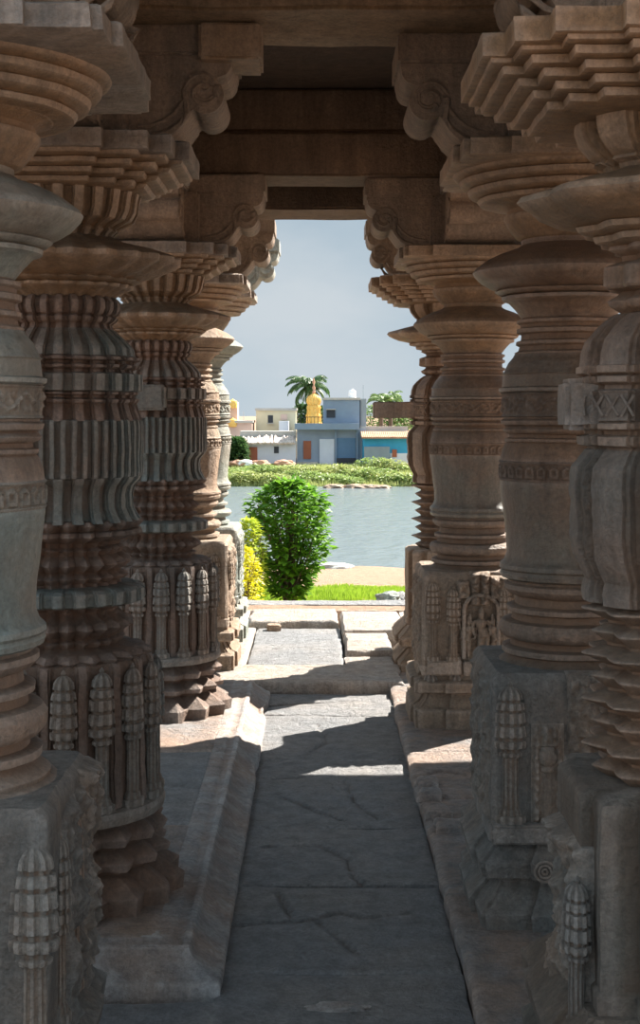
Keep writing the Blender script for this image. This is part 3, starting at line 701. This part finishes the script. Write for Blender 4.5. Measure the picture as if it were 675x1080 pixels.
slab(-1.9, 3.0, 10.9, 11.14, .088, .12, 'earth', 'strip of red earth packed behind the last slabs', 19, res=.03, name='earth_strip', cat='ground')
slab(-1.9, 3.0, 11.15, 11.38, .10, .5, 'floor', 'grey edging stone at the outer end of the temple platform', 20, res=.03, name='edging_stone')
tag(rough_box('brick', -.36, -.26, 10.02, 10.12, .05, .10, M['earth'], None, .03, .004, .008, 4), 'small reddish block lying at the corner of the inset slab', 'stone block')
# right ledge
def ledge(y0, y1, s, lb, cr=()):
    slab(.414, 3.0, y0, y1, ZL, .085, 'ledge', lb, s, cracks=cr, res=.02, wob=.012, edge=.012, name='ledge_slab')
ledge(1.6, 4.63, 30, 'nearest ledge slab right of the aisle, under the two near right pillars')
ledge(4.645, 5.75, 31, 'brown ledge slab beside the second right pillar with a chipped rim', [[(.42, 5.3), (.7, 5.5)]])
ledge(5.765, 6.55, 32, 'ledge slab with a patch of reddish stone before the deity pillar', [[(.42, 6.1), (.55, 6.2), (.75, 6.0)]])
ledge(6.565, 7.72, 33, 'ledge slab carrying the deity pillar, partly sunlit')
ledge(7.735, 8.98, 34, 'sunlit ledge slab carrying the farthest right pillar')
for k, (x, y, w, d, zz) in enumerate(((.47, 5.55, .10, .18, .062), (.46, 5.78, .09, .15, .064), (.46, 5.98, .08, .14, .062), (.50, 5.33, .12, .14, .066))):
    slab(x - w / 2, x + w / 2, y - d / 2, y + d / 2, zz, .03, 'ledge',
         ('long flat chip of rock on the ledge rim, second nearest of four', 'squarish flat chip of rock on the ledge rim, third nearest of four', 'smallest flat chip of rock on the ledge rim, farthest of four', 'broadest flat chip of rock on the ledge rim, nearest of four')[k], 40 + k, res=.008, name='rock_chip', cat='stone', wob=.03, edge=.012)
# left: low paving before the platform and the platform with its bevelled kerb
slab(-3.0, -.275, 1.6, 3.87, .0, .045, 'floor', 'dark floor slab before the raised platform at lower left', 50, res=.03)
slab(-3.0, -1.61, 8.11, 11.1, .05, .1, 'floor2', 'outer paving hidden behind the left pillars', 52, res=.08)
plat = thing('stone_platform', 'low stone platform at lower left, under the two dark fluted columns', 'platform', (-1.6, 5.9, 0))
def platform():
    # plan inset profile: lip, cavetto slope, ridge, top
    prof = [(-.04, .0), (.022, .0), (.030, .006), (.034, .022), (.075, .082), (.088, .090), (.096, .094), (.099, .110), (.094, .118), (.094, .140), (.1, .150), (.1, .20)]
    x1, y0, y1, x0 = -.268, 3.90, 8.02, -3.0
    bm = bmesh.new(); rings = []
    def path(ins):
        pts = []
        X = x1 - ins; Y = y0 + ins; Yb = y1 - ins * .3
        n1 = 90; n2 = 150
        for i in range(n1 + 1): pts.append((x0 + (X - x0) * i / n1, Y))
        for i in range(1, n2 + 1): pts.append((X, Y + (Yb - Y) * i / n2))
        return pts
    for z, ins in prof:
        row = []
        for (x, y) in path(ins):
            q = noise.noise_vector(Vector((x * 7, y * 7, z * 7))); w = noise.noise_vector(Vector((x * 26, y * 26, z * 26)))
            ch = max(0, noise.noise(Vector((x * 3, y * 2.3, 4.4))) - .30) * .09 * (1 if ins < .09 else 0)
            row.append(bm.verts.new((x + q.x * .003 + w.x * .003 - ch, y + q.y * .004, z + q.z * .002 + w.z * .002 - (ch * .5 if z > .03 else 0))))
        rings.append(row)
    for a, b in zip(rings, rings[1:]):
        for i in range(len(a) - 1): bm.faces.new((a[i], a[i + 1], b[i + 1], b[i]))
    end = [r[-1] for r in rings] + [bm.verts.new((-3.0, y1, .1)), bm.verts.new((-3.0, y1, -.04))]
    bm.faces.new(end)
    k = from_bm('kerb', bm, M['kerb'], plat, smooth=50); k.location = (1.6, -5.9, 0)
    # top slabs, three stones with open joints
    for i, (ya, yb) in enumerate(((4.05, 5.18), (5.19, 6.3), (6.31, 8.0))):
        s = slab(-3.0, -.462, ya, yb, .1, .10, 'ledge' if i != 1 else 'floor', '', 60 + i, res=.022, amp=.004, edge=.006, cracks=[[(-.47, ya + .5), (-.8, ya + .6), (-1.1, ya + .55)]])
        s.name = 'platform_top_stone'; del s['label']; del s['category']
        s.parent = plat; s.location = (1.6, -5.9, 0)
platform()

# ------------------------------------------------------------------ ground, lake, far bank
def ground_z(y):
    pts = [(9, -.55), (12, -.62), (16, -.50), (19, -.70), (24, -1.10), (27, -1.32), (29, -2.2), (33, -3.9), (60, -4.2), (96, -4.0), (98, -3.5), (104, -2.9), (110, -2.5), (150, -2.0), (400, 0.5)]
    if y < 9: return -.55
    for (a, za), (b, zb) in zip(pts, pts[1:]):
        if a <= y <= b: return za + (zb - za) * (y - a) / (b - a)
    return .5
def gn(x, y): return noise.noise(Vector((x * .35, y * .35, 0))) * .10 + noise.noise(Vector((x * 1.7, y * 1.7, 0))) * .04
def terrain():
    bm = bmesh.new(); ys = [-60, -30, -10, 0, 6, 9] + [9 + .35 * i for i in range(1, 72)] + [35, 40, 60, 90, 94, 96] + [96 + i * .8 for i in range(1, 18)] + [112, 120, 140, 180, 260, 400]
    xs = [-220, -150, -100, -60] + [-40 + 1.6 * i for i in range(0, 20)] + [-8 + .4 * i for i in range(0, 41)] + [8 + 1.6 * i for i in range(1, 21)] + [60, 100, 150, 220]
    g = []
    for y in ys:
        row = []
        for x in xs:
            n = gn(x, y)
            yy = y + (1.5 * noise.noise(Vector((x * .12, 3, 0))) + .5 * noise.noise(Vector((x * .6, 9, 0))) if y > 22 else 0)
            if y > 90: yy = y + 2.5 * noise.noise(Vector((x * .08, 3, 0)))
            row.append(bm.verts.new((x, y, ground_z(max(yy, -100)) + n * (0.35 if y < 9 else 1))))
        g.append(row)
    for j in range(len(ys) - 1):
        for i in range(len(xs) - 1): bm.faces.new((g[j][i], g[j][i + 1], g[j + 1][i + 1], g[j + 1][i]))
    o = from_bm('ground', bm, M['earth'], None, smooth=60)
    return struct(o, 'bare brown earth round the temple sloping down to the lake', 'ground')
terrain()
# lake
m, nt, b = new_mat('lake water')
b.inputs['Base Color'].default_value = (0.15, 0.185, 0.20, 1); b.inputs['Roughness'].default_value = 0.16; b.inputs['IOR'].default_value = 1.33
geo = N(nt, 'ShaderNodeNewGeometry'); mp = N(nt, 'ShaderNodeMapping'); mp.inputs['Scale'].default_value = (1.0, .55, 1); L(nt, geo.outputs['Position'], mp.inputs[0])
w1 = N(nt, 'ShaderNodeTexNoise', Scale=1.3, Detail=7.0, Roughness=.6); L(nt, mp.outputs[0], w1.inputs['Vector'])
bp = N(nt, 'ShaderNodeBump', Strength=1.0, Distance=.22); L(nt, w1.outputs[0], bp.inputs['Height']); L(nt, bp.outputs[0], b.inputs['Normal'])
bm = bmesh.new(); v = [bm.verts.new(p) for p in ((-200, 25, -3.5), (200, 25, -3.5), (200, 112, -3.5), (-200, 112, -3.5))]; bm.faces.new(v)
tag(from_bm('lake', bm, m), 'rippled grey-blue lake behind the temple', 'lake', kind='stuff')

# grass
def grass(n, x0, x1, y0, y1, h, mat, label, seed, name='grass', w=.012):
    rnd = random.Random(seed); bm = bmesh.new()
    for _ in range(n):
        x = rnd.uniform(x0, x1); y = rnd.uniform(y0, y1); z = ground_z(y) + gn(x, y) - .02
        if noise.noise(Vector((x * .9, y * .9, seed))) < -.32: continue
        a = rnd.uniform(0, 2 * PI); hh = h * rnd.uniform(.5, 1.3); dx, dy = cos(a), sin(a); le = rnd.uniform(-.5, .5) * hh
        p = [(x - dx * w, y - dy * w, z), (x + dx * w, y + dy * w, z), (x + le * dy * .4, y - le * dx * .4, z + hh)]
        bm.faces.new([bm.verts.new(q) for q in p])
    o = from_bm(name, bm, mat); return tag(o, label, 'grass', kind='stuff')
M['grass'] = leafmat('bright lawn grass', (.20, .34, .02), (.36, .50, .05))
M['grassdry'] = leafmat('dry scrub', (.36, .36, .12), (.46, .42, .18))
grass(60000, -1.6, 1.6, 13.5, 18.9, .07, M['grass'], 'strip of bright green lawn just beyond the platform edge', 3)

# ------------------------------------------------------------------ plants
def leaf(bm, p, d, up, ln, w):
    d = d.normalized(); s = d.cross(up)
    if s.length < .01: s = Vector((1, 0, 0))
    s.normalize(); n = s.cross(d)
    a = bm.verts.new(p); b_ = bm.verts.new(p + d * ln * .45 + s * w * .5 + n * ln * .03); c = bm.verts.new(p + d * ln - n * ln * .12); e = bm.verts.new(p + d * ln * .45 - s * w * .5 + n * ln * .03)
    bm.faces.new((a, b_, c, e))
def bush(name, label, cat, base, h, rx, ry, mat, stem_mat, nst=40, nleaf=4200, ln=.075, w=.035, seed=0, shape=None, group=None, low=.12, droop=.5):
    rnd = random.Random(seed); r = thing(name, label, cat, base, 0, group)
    bm = bmesh.new(); bs = bmesh.new()
    tips = []
    for k in range(nst):
        a = rnd.uniform(0, 2 * PI); q = math.sqrt(rnd.random()); zt = h * (rnd.uniform(.45, 1.0))
        prof = shape(zt / h) if shape else sin(min(1, zt / h) * PI * .5 + .35)
        ex = Vector((cos(a) * q * rx * prof, sin(a) * q * ry * prof, zt))
        mid = Vector((ex.x * .35, ex.y * .35, zt * .5))
        tube(bs, [(ex.x * .06, ex.y * .06, 0), mid, ex], [.012 * h, .007 * h, .003 * h], 5)
        tips.append((mid, ex))
    for k in range(nleaf):
        zf = low + (1 - low) * rnd.random() ** .85; a = rnd.uniform(0, 2 * PI); q = rnd.random() ** .45
        pr = shape(zf) if shape else math.sqrt(max(0, 1 - (2 * zf - 1) ** 2)) * .85 + .15
        lump = 1 + .28 * noise.noise(Vector((cos(a) * 2 + seed, sin(a) * 2, zf * 5)))
        p = Vector((cos(a) * q * rx * pr * lump, sin(a) * q * ry * pr * lump, zf * h))
        if noise.noise(p * (3.2 / h) + Vector((seed, 0, 0))) < -.42: continue
        d = Vector((cos(a) + rnd.uniform(-.8, .8), sin(a) + rnd.uniform(-.8, .8), rnd.uniform(-droop, .7)))
        leaf(bm, p, d, Vector((rnd.uniform(-.4, .4), rnd.uniform(-.4, .4), 1)), ln * rnd.uniform(.6, 1.25), w * rnd.uniform(.7, 1.2))
    from_bm('foliage', bm, mat, r); from_bm('stems', bs, stem_mat, r)
    return r
M['bark'] = flat('grey brown bark', (.14, .10, .07), .9, .3, 20, .4)
M['leafg'] = leafmat('fresh green leaves', (.035, .14, .012), (.21, .42, .035), 4.0, .45)
M['leafy'] = leafmat('yellow leaves', (.50, .48, .01), (.80, .74, .03), 5.0, .35)
M['leafyg'] = leafmat('yellow green leaves', (.34, .46, .03), (.66, .72, .06), 5.0, .35)
def shp(t):
    pts = [(0, .30), (.15, .42), (.35, .72), (.55, .92), (.72, 1.0), (.86, .85), (.95, .5), (1, .2)]
    for (a, ra), (b, rb) in zip(pts, pts[1:]):
        if a <= t <= b: return ra + (rb - ra) * (t - a) / (b - a)
    return .2
x, y, z = P(305, 640, 15.0)
bush('leafy_shrub', 'tall leafy bright green shrub standing before the lake', 'shrub', (x, 15.0, -.52), 1.40, .44, .40, M['leafg'], M['bark'], 46, 3400, .10, .064, 3, shp)
bush('yellow_shrub', 'bright yellow clipped shrub at the foot of the far left pillar', 'shrub', (P(254, 0, 13.6)[0], 13.6, -.6), .92, .20, .22, M['leafy'], M['bark'], 20, 2600, .045, .025, 5, low=.05)
bush('yellow_green_shrub', 'yellow-green shrub behind the bright yellow one', 'shrub', (P(263, 0, 14.4)[0], 14.4, -.58), 1.10, .17, .2, M['leafyg'], M['bark'], 20, 2400, .05, .028, 8, low=.05)
bush('seedling', 'small green seedling on the earth right of the yellow shrubs', 'plant', (P(279, 0, 14.6)[0], 14.6, -.56), .22, .09, .09, M['leafg'], M['bark'], 8, 120, .06, .03, 9)
# rocks
M['whiterock'] = flat('pale lichen rock', (.42, .42, .39), .8, .2, 8, .3)
def rock(name, label, loc, sx, sy, sz, mat, seed):
    bm = bmesh.new(); bmesh.ops.create_icosphere(bm, subdivisions=4, radius=1)
    for v in bm.verts:
        n = noise.noise(v.co * 1.6 + Vector((seed, 0, 0))) * .35 + noise.noise(v.co * 4 + Vector((seed, 0, 0))) * .14
        v.co *= 1 + n; v.co = Vector((v.co.x * sx, v.co.y * sy, max(v.co.z, -.5) * sz))
    return tag(from_bm(name, bm, mat, None, loc, 50), label, 'rock')
rock('rock', 'grey jagged rock at the platform edge beside the farthest right pillar', (P(409, 0, 11.7)[0], 11.75, .06), .11, .10, .06, M['pale'], 3)
rock('rock', 'smaller dark grey rock at far right end of the platform edge', (P(421, 0, 11.9)[0], 11.9, .04), .09, .08, .06, M['floor'], 8)
rock('rock', 'low white rock lying on the near shore of the lake', (P(352, 0, 26)[0], 26, ground_z(26) + .03), .34, .2, .07, M['whiterock'], 5)
rock('stone_chip', 'small pale chip of stone lying on the nearest flagstone', (.05, 3.81, .004), .08, .028, .012, M['kerb'], 4)
for k, (px, D) in enumerate(((385, 97.5), (372, 97.8), (352, 97.6), (400, 97.4))):
    rock('shore_boulder', ('third', 'second', 'leftmost', 'rightmost')[k] + ' of four tan boulders at the far waterline, counted from the left', (P(px, 0, D)[0], D - 1.5, -3.47), .75, .6, .22, M['tan'], k * 3.1)

# ------------------------------------------------------------------ far bank
M['bank1'] = leafmat('bank scrub green', (.16, .26, .06), (.36, .46, .15), .6)
M['bank2'] = leafmat('bank scrub olive', (.26, .32, .09), (.46, .50, .20), .6)
rnd = random.Random(4)
for k in range(26):
    px = 236 + k * 8.2 + rnd.uniform(-3, 3); D = 99.3 + rnd.uniform(-1.0, 6.5)
    r_ = rnd.uniform(.9, 1.7)
    hh = rnd.uniform(.45, 1.0) * (1.15 if px > 385 else 1)
    bush('bank_shrub', 'low green scrub bush in the tangled row along the far bank', 'shrub', (P(px, 0, D)[0], D, ground_z(D) - .1), hh, r_ * 1.1, 1.0, M['bank1' if k % 3 else 'bank2'], M['bark'], 6, 700, .28, .14, 100 + k, None, 'scrub bushes along the far bank', .0)
def bankgrass():
    rnd = random.Random(9); bm = bmesh.new()
    for _ in range(26000):
        x = rnd.uniform(-9, 9); y = rnd.uniform(97.8, 109); z = ground_z(y) - .1
        a = rnd.uniform(0, PI); w = .06; hh = rnd.uniform(.15, .5); dx, dy = cos(a), sin(a)
        bm.faces.new([bm.verts.new(q) for q in ((x - dx * w, y - dy * w, z), (x + dx * w, y + dy * w, z), (x + rnd.uniform(-.1, .1), y, z + hh))])
    return tag(from_bm('bank_grass', bm, M['bank2']), 'rough grass and weeds covering the far bank', 'grass', kind='stuff')
bankgrass()

# ---- houses
HM = dict(blue=flat('blue grey plaster', (.30, .36, .44), .85, .10, .8), blue2=flat('slate blue plaster', (.22, .29, .38), .85, .1, .8), white=flat('whitewash', (.62, .66, .72), .85, .08, .6),
          cream=flat('cream plaster', (.66, .60, .42), .85, .1, .6), pink=flat('pinkish plaster', (.62, .46, .38), .85, .1, .8), cyan=flat('cyan blue paint', (.04, .34, .56), .7, .12, 1),
          door=flat('red brown door', (.34, .10, .045), .6, .1, 2), dark=flat('dark opening', (.03, .035, .045), .6), shutter=flat('blue steel shutter', (.10, .20, .33), .5, .08, 3),
          grey=flat('grey sheet metal', (.26, .31, .34), .5, .08, 2), rust=flat('rusty tile', (.50, .28, .18), .9, .3, 2), concrete=flat('concrete', (.46, .44, .40), .9, .15, 1),
          tiles=flat('broken clay tiles', (.56, .48, .42), .9, .4, 2.5), gold=flat('golden paint', (.80, .50, .12), .45, .12, 2), tank=flat('white plastic tank', (.80, .82, .84), .4, .03), paper=flat('painted mural', (.5, .6, .62), .8, .4, 6))
def hbox(name, parent, D, px0, px1, py0, py1, dep, mat, front=0.0, bev=.0):
    x0, _, z1 = P(px0, py0, D); x1, _, z0 = P(px1, py1, D)
    bm = bmesh.new(); box(bm, x0, x1, D + front, D + front + dep, z0, z1)
    if bev: bmesh.ops.bevel(bm, geom=bm.edges[:], offset=bev, segments=1, affect='EDGES')
    o = from_bm(name, bm, HM[mat], parent); o.matrix_parent_inverse = parent.matrix_world.inverted() if parent else Matrix()
    if parent: o.matrix_parent_inverse = Matrix.Translation(parent.location).inverted()
    return o
def house(label, D, px, name='house'):
    return thing(name, label, 'house', (P(px, 0, D)[0], D, ground_z(D)))
D = 112
h = house('two-storey blue-grey house with open roof terrace on the far bank', D, 350)
hbox('wall', h, D, 313, 386, 452, 494, 7, 'blue'); hbox('balcony_slab', h, D, 311, 379, 446.5, 453, 1.2, 'blue2', -1.0); hbox('upper_room', h, D, 341, 379.5, 421, 448, 6, 'blue2', .1)
hbox('upper_parapet', h, D, 340.5, 380, 419.5, 421.8, 6.2, 'concrete', 0); hbox('side_wall', h, D, 380.5, 386.5, 420.5, 452.5, 6, 'grey', .3)
f = hbox('window', h, D, 344.5, 353.5, 432, 440.5, .2, 'dark', 0.02); hbox('window_hood', h, D, 343.8, 354.2, 431.2, 432.2, .3, 'concrete', -.2)
hbox('door', h, D, 320, 328, 465, 484, .2, 'door', -.1); hbox('shutter', h, D, 355, 375, 462, 483, .2, 'shutter', -.12); hbox('shutter_step', h, D, 355, 375, 483, 487, .8, 'dark', -.5)
hbox('wall_panel', h, D, 337, 352.5, 463, 494, .3, 'white', -.25)
hbox('pier', h, D, 353, 355, 453, 494, .4, 'blue2', -.3); hbox('pier', h, D, 375.5, 377.5, 453, 494, .4, 'blue2', -.3); hbox('plinth_step', h, D, 313, 335, 487, 495, 1.2, 'concrete', -1.1)
for k in range(8): hbox('railing_post', h, D, 313.5 + k * 3.6, 314.0 + k * 3.6, 440, 447, .05, 'dark', -.9)
hbox('railing_rail', h, D, 313, 340, 439.5, 440.2, .05, 'dark', -.9)
# tank
def lathe_thing(name, label, cat, px, D, rows, mat, n=24, group=None, off=0):
    bm = bmesh.new(); x = (px - VX) * D / F
    loft(bm, sec_round(n), [(EYE - (py - VY) * D / F, r * D / F) for py, r in rows], .3)
    o = from_bm(name, bm, HM[mat], None, (x, D + off, 0), 40); return tag(o, label, cat)
lathe_thing('water_tank', 'white ribbed water tank on the roof of the blue-grey house', 'water tank', 371.5, 115, [(421, 3.6), (419, 4.2), (418.5, 4.2), (418, 3.9), (415.5, 3.9), (415, 4.2), (414.5, 4.2), (414, 3.9), (412.5, 3.8), (411.2, 2.5), (410.8, 1.2), (410, 1.2), (410, .1)], 'tank')
t = thing('golden_tower', 'golden temple tower with finial rising behind the roof terrace', 'temple tower', (P(331, 0, 121)[0], 121, ground_z(121)))
def tpart(name, rows, mat, sec):
    bm = bmesh.new(); loft(bm, sec, [(EYE - (py - VY) * 121 / F - t.location.z, r * 121 / F) for py, r in rows], .25, amp=.05, nsc=3)
    from_bm(name, bm, HM[mat], t, smooth=35)
tpart('tower_base', [(494, 10), (452, 10), (451, 9)], 'cream', SQ)
tpart('tower_body', [(452, 9), (446, 8.8), (445.5, 8), (440, 7.8), (439.5, 8.4), (437, 8.2), (436.5, 7.3), (431, 6.9), (430.5, 7.6), (428, 7.2), (427.5, 6.4), (426, 6.2)], 'gold', sec_steps(12, .12))
tpart('tower_dome', [(427, 6.6), (424, 7.8), (421, 7.7), (418.5, 6.2), (416.8, 4), (415.4, 2)], 'gold', sec_steps(16, .1))
tpart('finial', [(415.8, .9), (413.5, 2.0), (411.5, 1.0), (409, 1.6), (406, .6), (403, 1.5), (400, .7), (397.5, .1)], 'rust', sec_round(12))
hc = house('cream flat-roofed house set back on the left of the far bank', 118, 290)
D = 118
hbox('wall', hc, D, 270, 312, 432, 492, 6, 'cream'); hbox('parapet', hc, D, 269, 313, 430.5, 433, 6.4, 'concrete', -.2); f = hbox('window', hc, D, 282.5, 288, 438, 446, .2, 'dark', -.02); hbox('sill', hc, D, 281.5, 289, 446, 447, .4, 'concrete', -.3)
hbox('stair_room', hc, D, 295, 305, 444, 456, 2, 'white', -2.2); hbox('wall_panel', hc, D, 296, 303, 437, 443, .1, 'pink', -.08)
hp = house('pinkish plaster house at far left behind the palest pillar', 116, 256)
D = 116
hbox('wall', hp, D, 238, 266, 445, 492, 4, 'pink'); hbox('parapet', hp, D, 237, 267, 443.5, 446, 4.3, 'concrete', -.2); hbox('upper_room', hp, D, 240, 250, 424, 445, 2, 'pink', .5)
hw = house('long low whitewashed house with broken tile roof on the far bank', 110.5, 281)
D = 110.5
hbox('wall', hw, D, 248, 312, 466, 489, 4, 'white'); hbox('door', hw, D, 263, 271.5, 471.5, 487, .2, 'door', -.1); hbox('window', hw, D, 289, 294, 471, 478, .2, 'dark', -.05); hbox('vent', hw, D, 254.5, 259, 470.5, 474, .2, 'dark', -.05)
bm = bmesh.new()
for k in range(34):
    x0 = P(248 + k * 1.9, 0, D)[0]; q = random.uniform(-.1, .12)
    tube(bm, [(x0, D - .5, P(0, 467.5, D)[2] + q * .3), (x0, D + 1.6, P(0, 461, D)[2] + q)], .085, 6)
o = from_bm('tile_roof', bm, HM['tiles'], hw, smooth=40); o.matrix_parent_inverse = Matrix.Translation(hw.location).inverted()
hbox('roof_terrace', hw, D, 252, 312, 455, 463, 2.2, 'concrete', 1.7)
hs = house('bright cyan shed with rusty tile roof at right end of the far bank', 110, 405)
D = 110
hbox('wall', hs, D, 383, 432, 461, 489, 5, 'cyan'); hbox('shutter', hs, D, 384, 411, 471, 488, .3, 'grey', -.2); hbox('wall_panel', hs, D, 411.5, 432, 478, 489, .1, 'white', -.06); f = hbox('window', hs, D, 413.5, 418.5, 474, 482, .2, 'door', -.12)
bm = bmesh.new()
for k in range(26):
    x0 = P(382 + k * 2.0, 0, D)[0]; tube(bm, [(x0, D - .6, P(0, 461.5, D)[2]), (x0, D + 2.0, P(0, 456, D)[2])], .085, 6)
o = from_bm('tile_roof', bm, HM['rust'], hs, smooth=40); o.matrix_parent_inverse = Matrix.Translation(hs.location).inverted()
hbox('rear_wall', hs, D, 381, 432, 450, 457, .4, 'concrete', 2.2)
# orange finials beside the pale pillar
for k, (py, lb) in enumerate(((426, 'upper orange ball ornament on the pinkish house beside the palest pillar'), (446, 'lower orange ball ornament on the pinkish house beside the palest pillar'))):
    lathe_thing('ball_ornament', lb, 'ornament', 245.5, 116.12, [(py + 4.5, 2.5), (py + 4, 4.5), (py, 5.2), (py - 3, 4.2), (py - 4.5, 1.5), (py - 5.5, .2)], 'gold', 18)
# poles
for px, py0, py1, lb in ((383.2, 406, 421, 'thin pole standing on the blue-grey house roof'), (257.0, 434, 444, 'thin antenna pole on the pinkish house')):
    D = 115 if px > 300 else 117; bm = bmesh.new(); x0, _, z1 = P(px, py0, D); z0 = P(px, py1, D)[2]
    tube(bm, [(x0, D, z0), (x0, D, z1)], .03, 6); tag(from_bm('pole', bm, HM['grey']), lb, 'pole')

# palms
M['palm'] = leafmat('palm fronds', (.035, .10, .03), (.12, .22, .07), .5, .25)
M['palm2'] = leafmat('light palm fronds', (.10, .20, .05), (.24, .36, .11), .5, .3)
def palm(label, px, py_top, py_base, D, R, mat, seed, n=24, lean=0):
    x, _, zt = P(px, py_top, D); zb = ground_z(D); rnd = random.Random(seed)
    r = thing('palm_tree', label, 'palm tree', (x, D, zb)); H = zt - zb
    bm = bmesh.new(); tube(bm, [(-lean, 0, 0), (-lean * .5, 0, H * .5), (0, 0, H)], [.28, .2, .16], 10); from_bm('trunk', bm, M['bark'], r, smooth=50)
    for k in range(n):
        bm = bmesh.new(); a = 2 * PI * k / n + rnd.uniform(-.2, .2); el = rnd.uniform(-.5, 1.25); ln = R * rnd.uniform(.85, 1.1)
        pts = []; p = Vector((0, 0, H)); e = el
        for i in range(9):
            pts.append(p.copy()); p = p + Vector((cos(a) * cos(e), sin(a) * cos(e), sin(e))) * ln / 8; e -= .17 + .05 * i * .4
        tube(bm, pts, [.04 - .004 * i for i in range(9)], 4)
        for i in range(1, 9):
            for q in range(5):
                c = pts[i - 1].lerp(pts[i], q / 5); t = (pts[i] - pts[i - 1]).normalized(); s = t.cross(Vector((0, 0, 1))).normalized()
                for sd in (-1, 1):
                    wl = R * .26 * sin(PI * min(1, (i + .6) / 9.5)) ** .6
                    leaf(bm, c, s * sd + t * .7 - Vector((0, 0, .55 + rnd.uniform(0, .3))), Vector((0, 0, 1)), wl, R * .035)
        from_bm('frond', bm, mat, r)
    return r
palm('tall dark coconut palm rising behind the golden tower', 326, 407, 0, 124, 2.25, M['palm'], 3, 34)
palm('pale green palm behind the cyan shed, left of its pair', 402, 424, 0, 128, 1.6, M['palm2'], 6, 24)
palm('pale green palm behind the cyan shed, the right-hand taller one', 412, 419, 0, 132, 1.6, M['palm2'], 8, 24)
# trees and green mound behind
for k, (px, D, hh, rr, lb) in enumerate(((408, 136, 4.6, 3.2, 'broad green tree mass behind the cyan shed'), (428, 138, 4.4, 2.6, 'green tree at the right edge of the far bank behind the last pillar'), (322, 130, 4.6, 1.5, 'dark tree crown beneath the tall coconut palm'), (333, 131, 4.4, 1.4, 'dark bush growing right of the palm trunk behind the terrace'), (249, 109, 2.2, .8, 'small dark green tree before the pinkish house'))):
    bush('tree', lb, 'tree', (P(px, 0, D)[0], D, ground_z(D)), hh, rr, rr, M['palm2' if k < 2 else 'palm'], M['bark'], 12, 2600, .42, .2, 60 + k, None, None, .15)
# clutter on bank
for k, (px, c, lb) in enumerate(((252, 'rust', 'reddish heap of bricks before the whitewashed house'), (274, 'rust', 'red clay heap right of the whitewashed house door'), (300, 'rust', 'reddish rubble heap left of the blue-grey house'), (258, 'tank', 'white sack pile left of the red door'))):
    rock('rubble_heap', lb, (P(px, 0, 108)[0], 107.8, ground_z(108) + .35), .75, .5, .28, HM[c], k * 2.3)

# ------------------------------------------------------------------ light
w = bpy.data.worlds.new('World'); S.world = w; w.use_nodes = True; nt = w.node_tree; bg = nt.nodes['Background']
tc = N(nt, 'ShaderNodeTexCoord'); sep = N(nt, 'ShaderNodeSeparateXYZ'); L(nt, tc.outputs['Generated'], sep.inputs[0])
c = mixc(nt, maprange(nt, sep.outputs[2], -.02, .25), (.55, .655, .73), (.37, .485, .59))
mp = N(nt, 'ShaderNodeMapping'); mp.inputs['Scale'].default_value = (1, 1, 2.2); mp.inputs['Location'].default_value = (.35, .0, .1); L(nt, tc.outputs['Generated'], mp.inputs[0])
n1 = N(nt, 'ShaderNodeTexNoise', Scale=4.2, Detail=7.0, Roughness=.52); L(nt, mp.outputs[0], n1.inputs['Vector'])
c = mixc(nt, maprange(nt, n1.outputs[0], .42, .66, 0, .85), c, (.66, .72, .765))
L(nt, c, bg.inputs[0])
up = maprange(nt, sep.outputs[2], .30, .75, 0.0, 1.0)
bk = maprange(nt, sep.outputs[1], .2, -.6, 0.0, 1.0)
L(nt, mathn(nt, 'ADD', .80, mathn(nt, 'MULTIPLY', mathn(nt, 'MAXIMUM', up, bk), .75)), bg.inputs[1])  # sky brightened overhead and behind the camera, added to fill the interior
sl = bpy.data.lights.new('sun', 'SUN'); sl.energy = 15.5; sl.angle = .009; sl.color = (1, .93, .84)
so = bpy.data.objects.new('sun', sl); COL.objects.link(so)
el = math.radians(40.5); dv = Vector((-.76 * cos(el), -.65 * cos(el), -sin(el)))
so.rotation_euler = dv.to_track_quat('-Z', 'Y').to_euler(); so.location = (5, 5, 8)

# ------------------------------------------------------------------ camera
cam = bpy.data.cameras.new('camera'); co = bpy.data.objects.new('camera', cam); COL.objects.link(co); S.camera = co
co.location = (0, 0, EYE); co.rotation_euler = (PI / 2, 0, 0)
cam.sensor_fit = 'AUTO'; cam.sensor_width = 36; cam.lens = F / 1080 * 36
cam.shift_x = (337.5 - VX) / 1080; cam.shift_y = -(540 - VY) / 1080
cam.clip_start = .05; cam.clip_end = 2000
vs = S.view_settings; vs.view_transform = 'Standard'; vs.look = 'None'; vs.exposure = 0.25; vs.gamma = 1; vs.use_curve_mapping = False
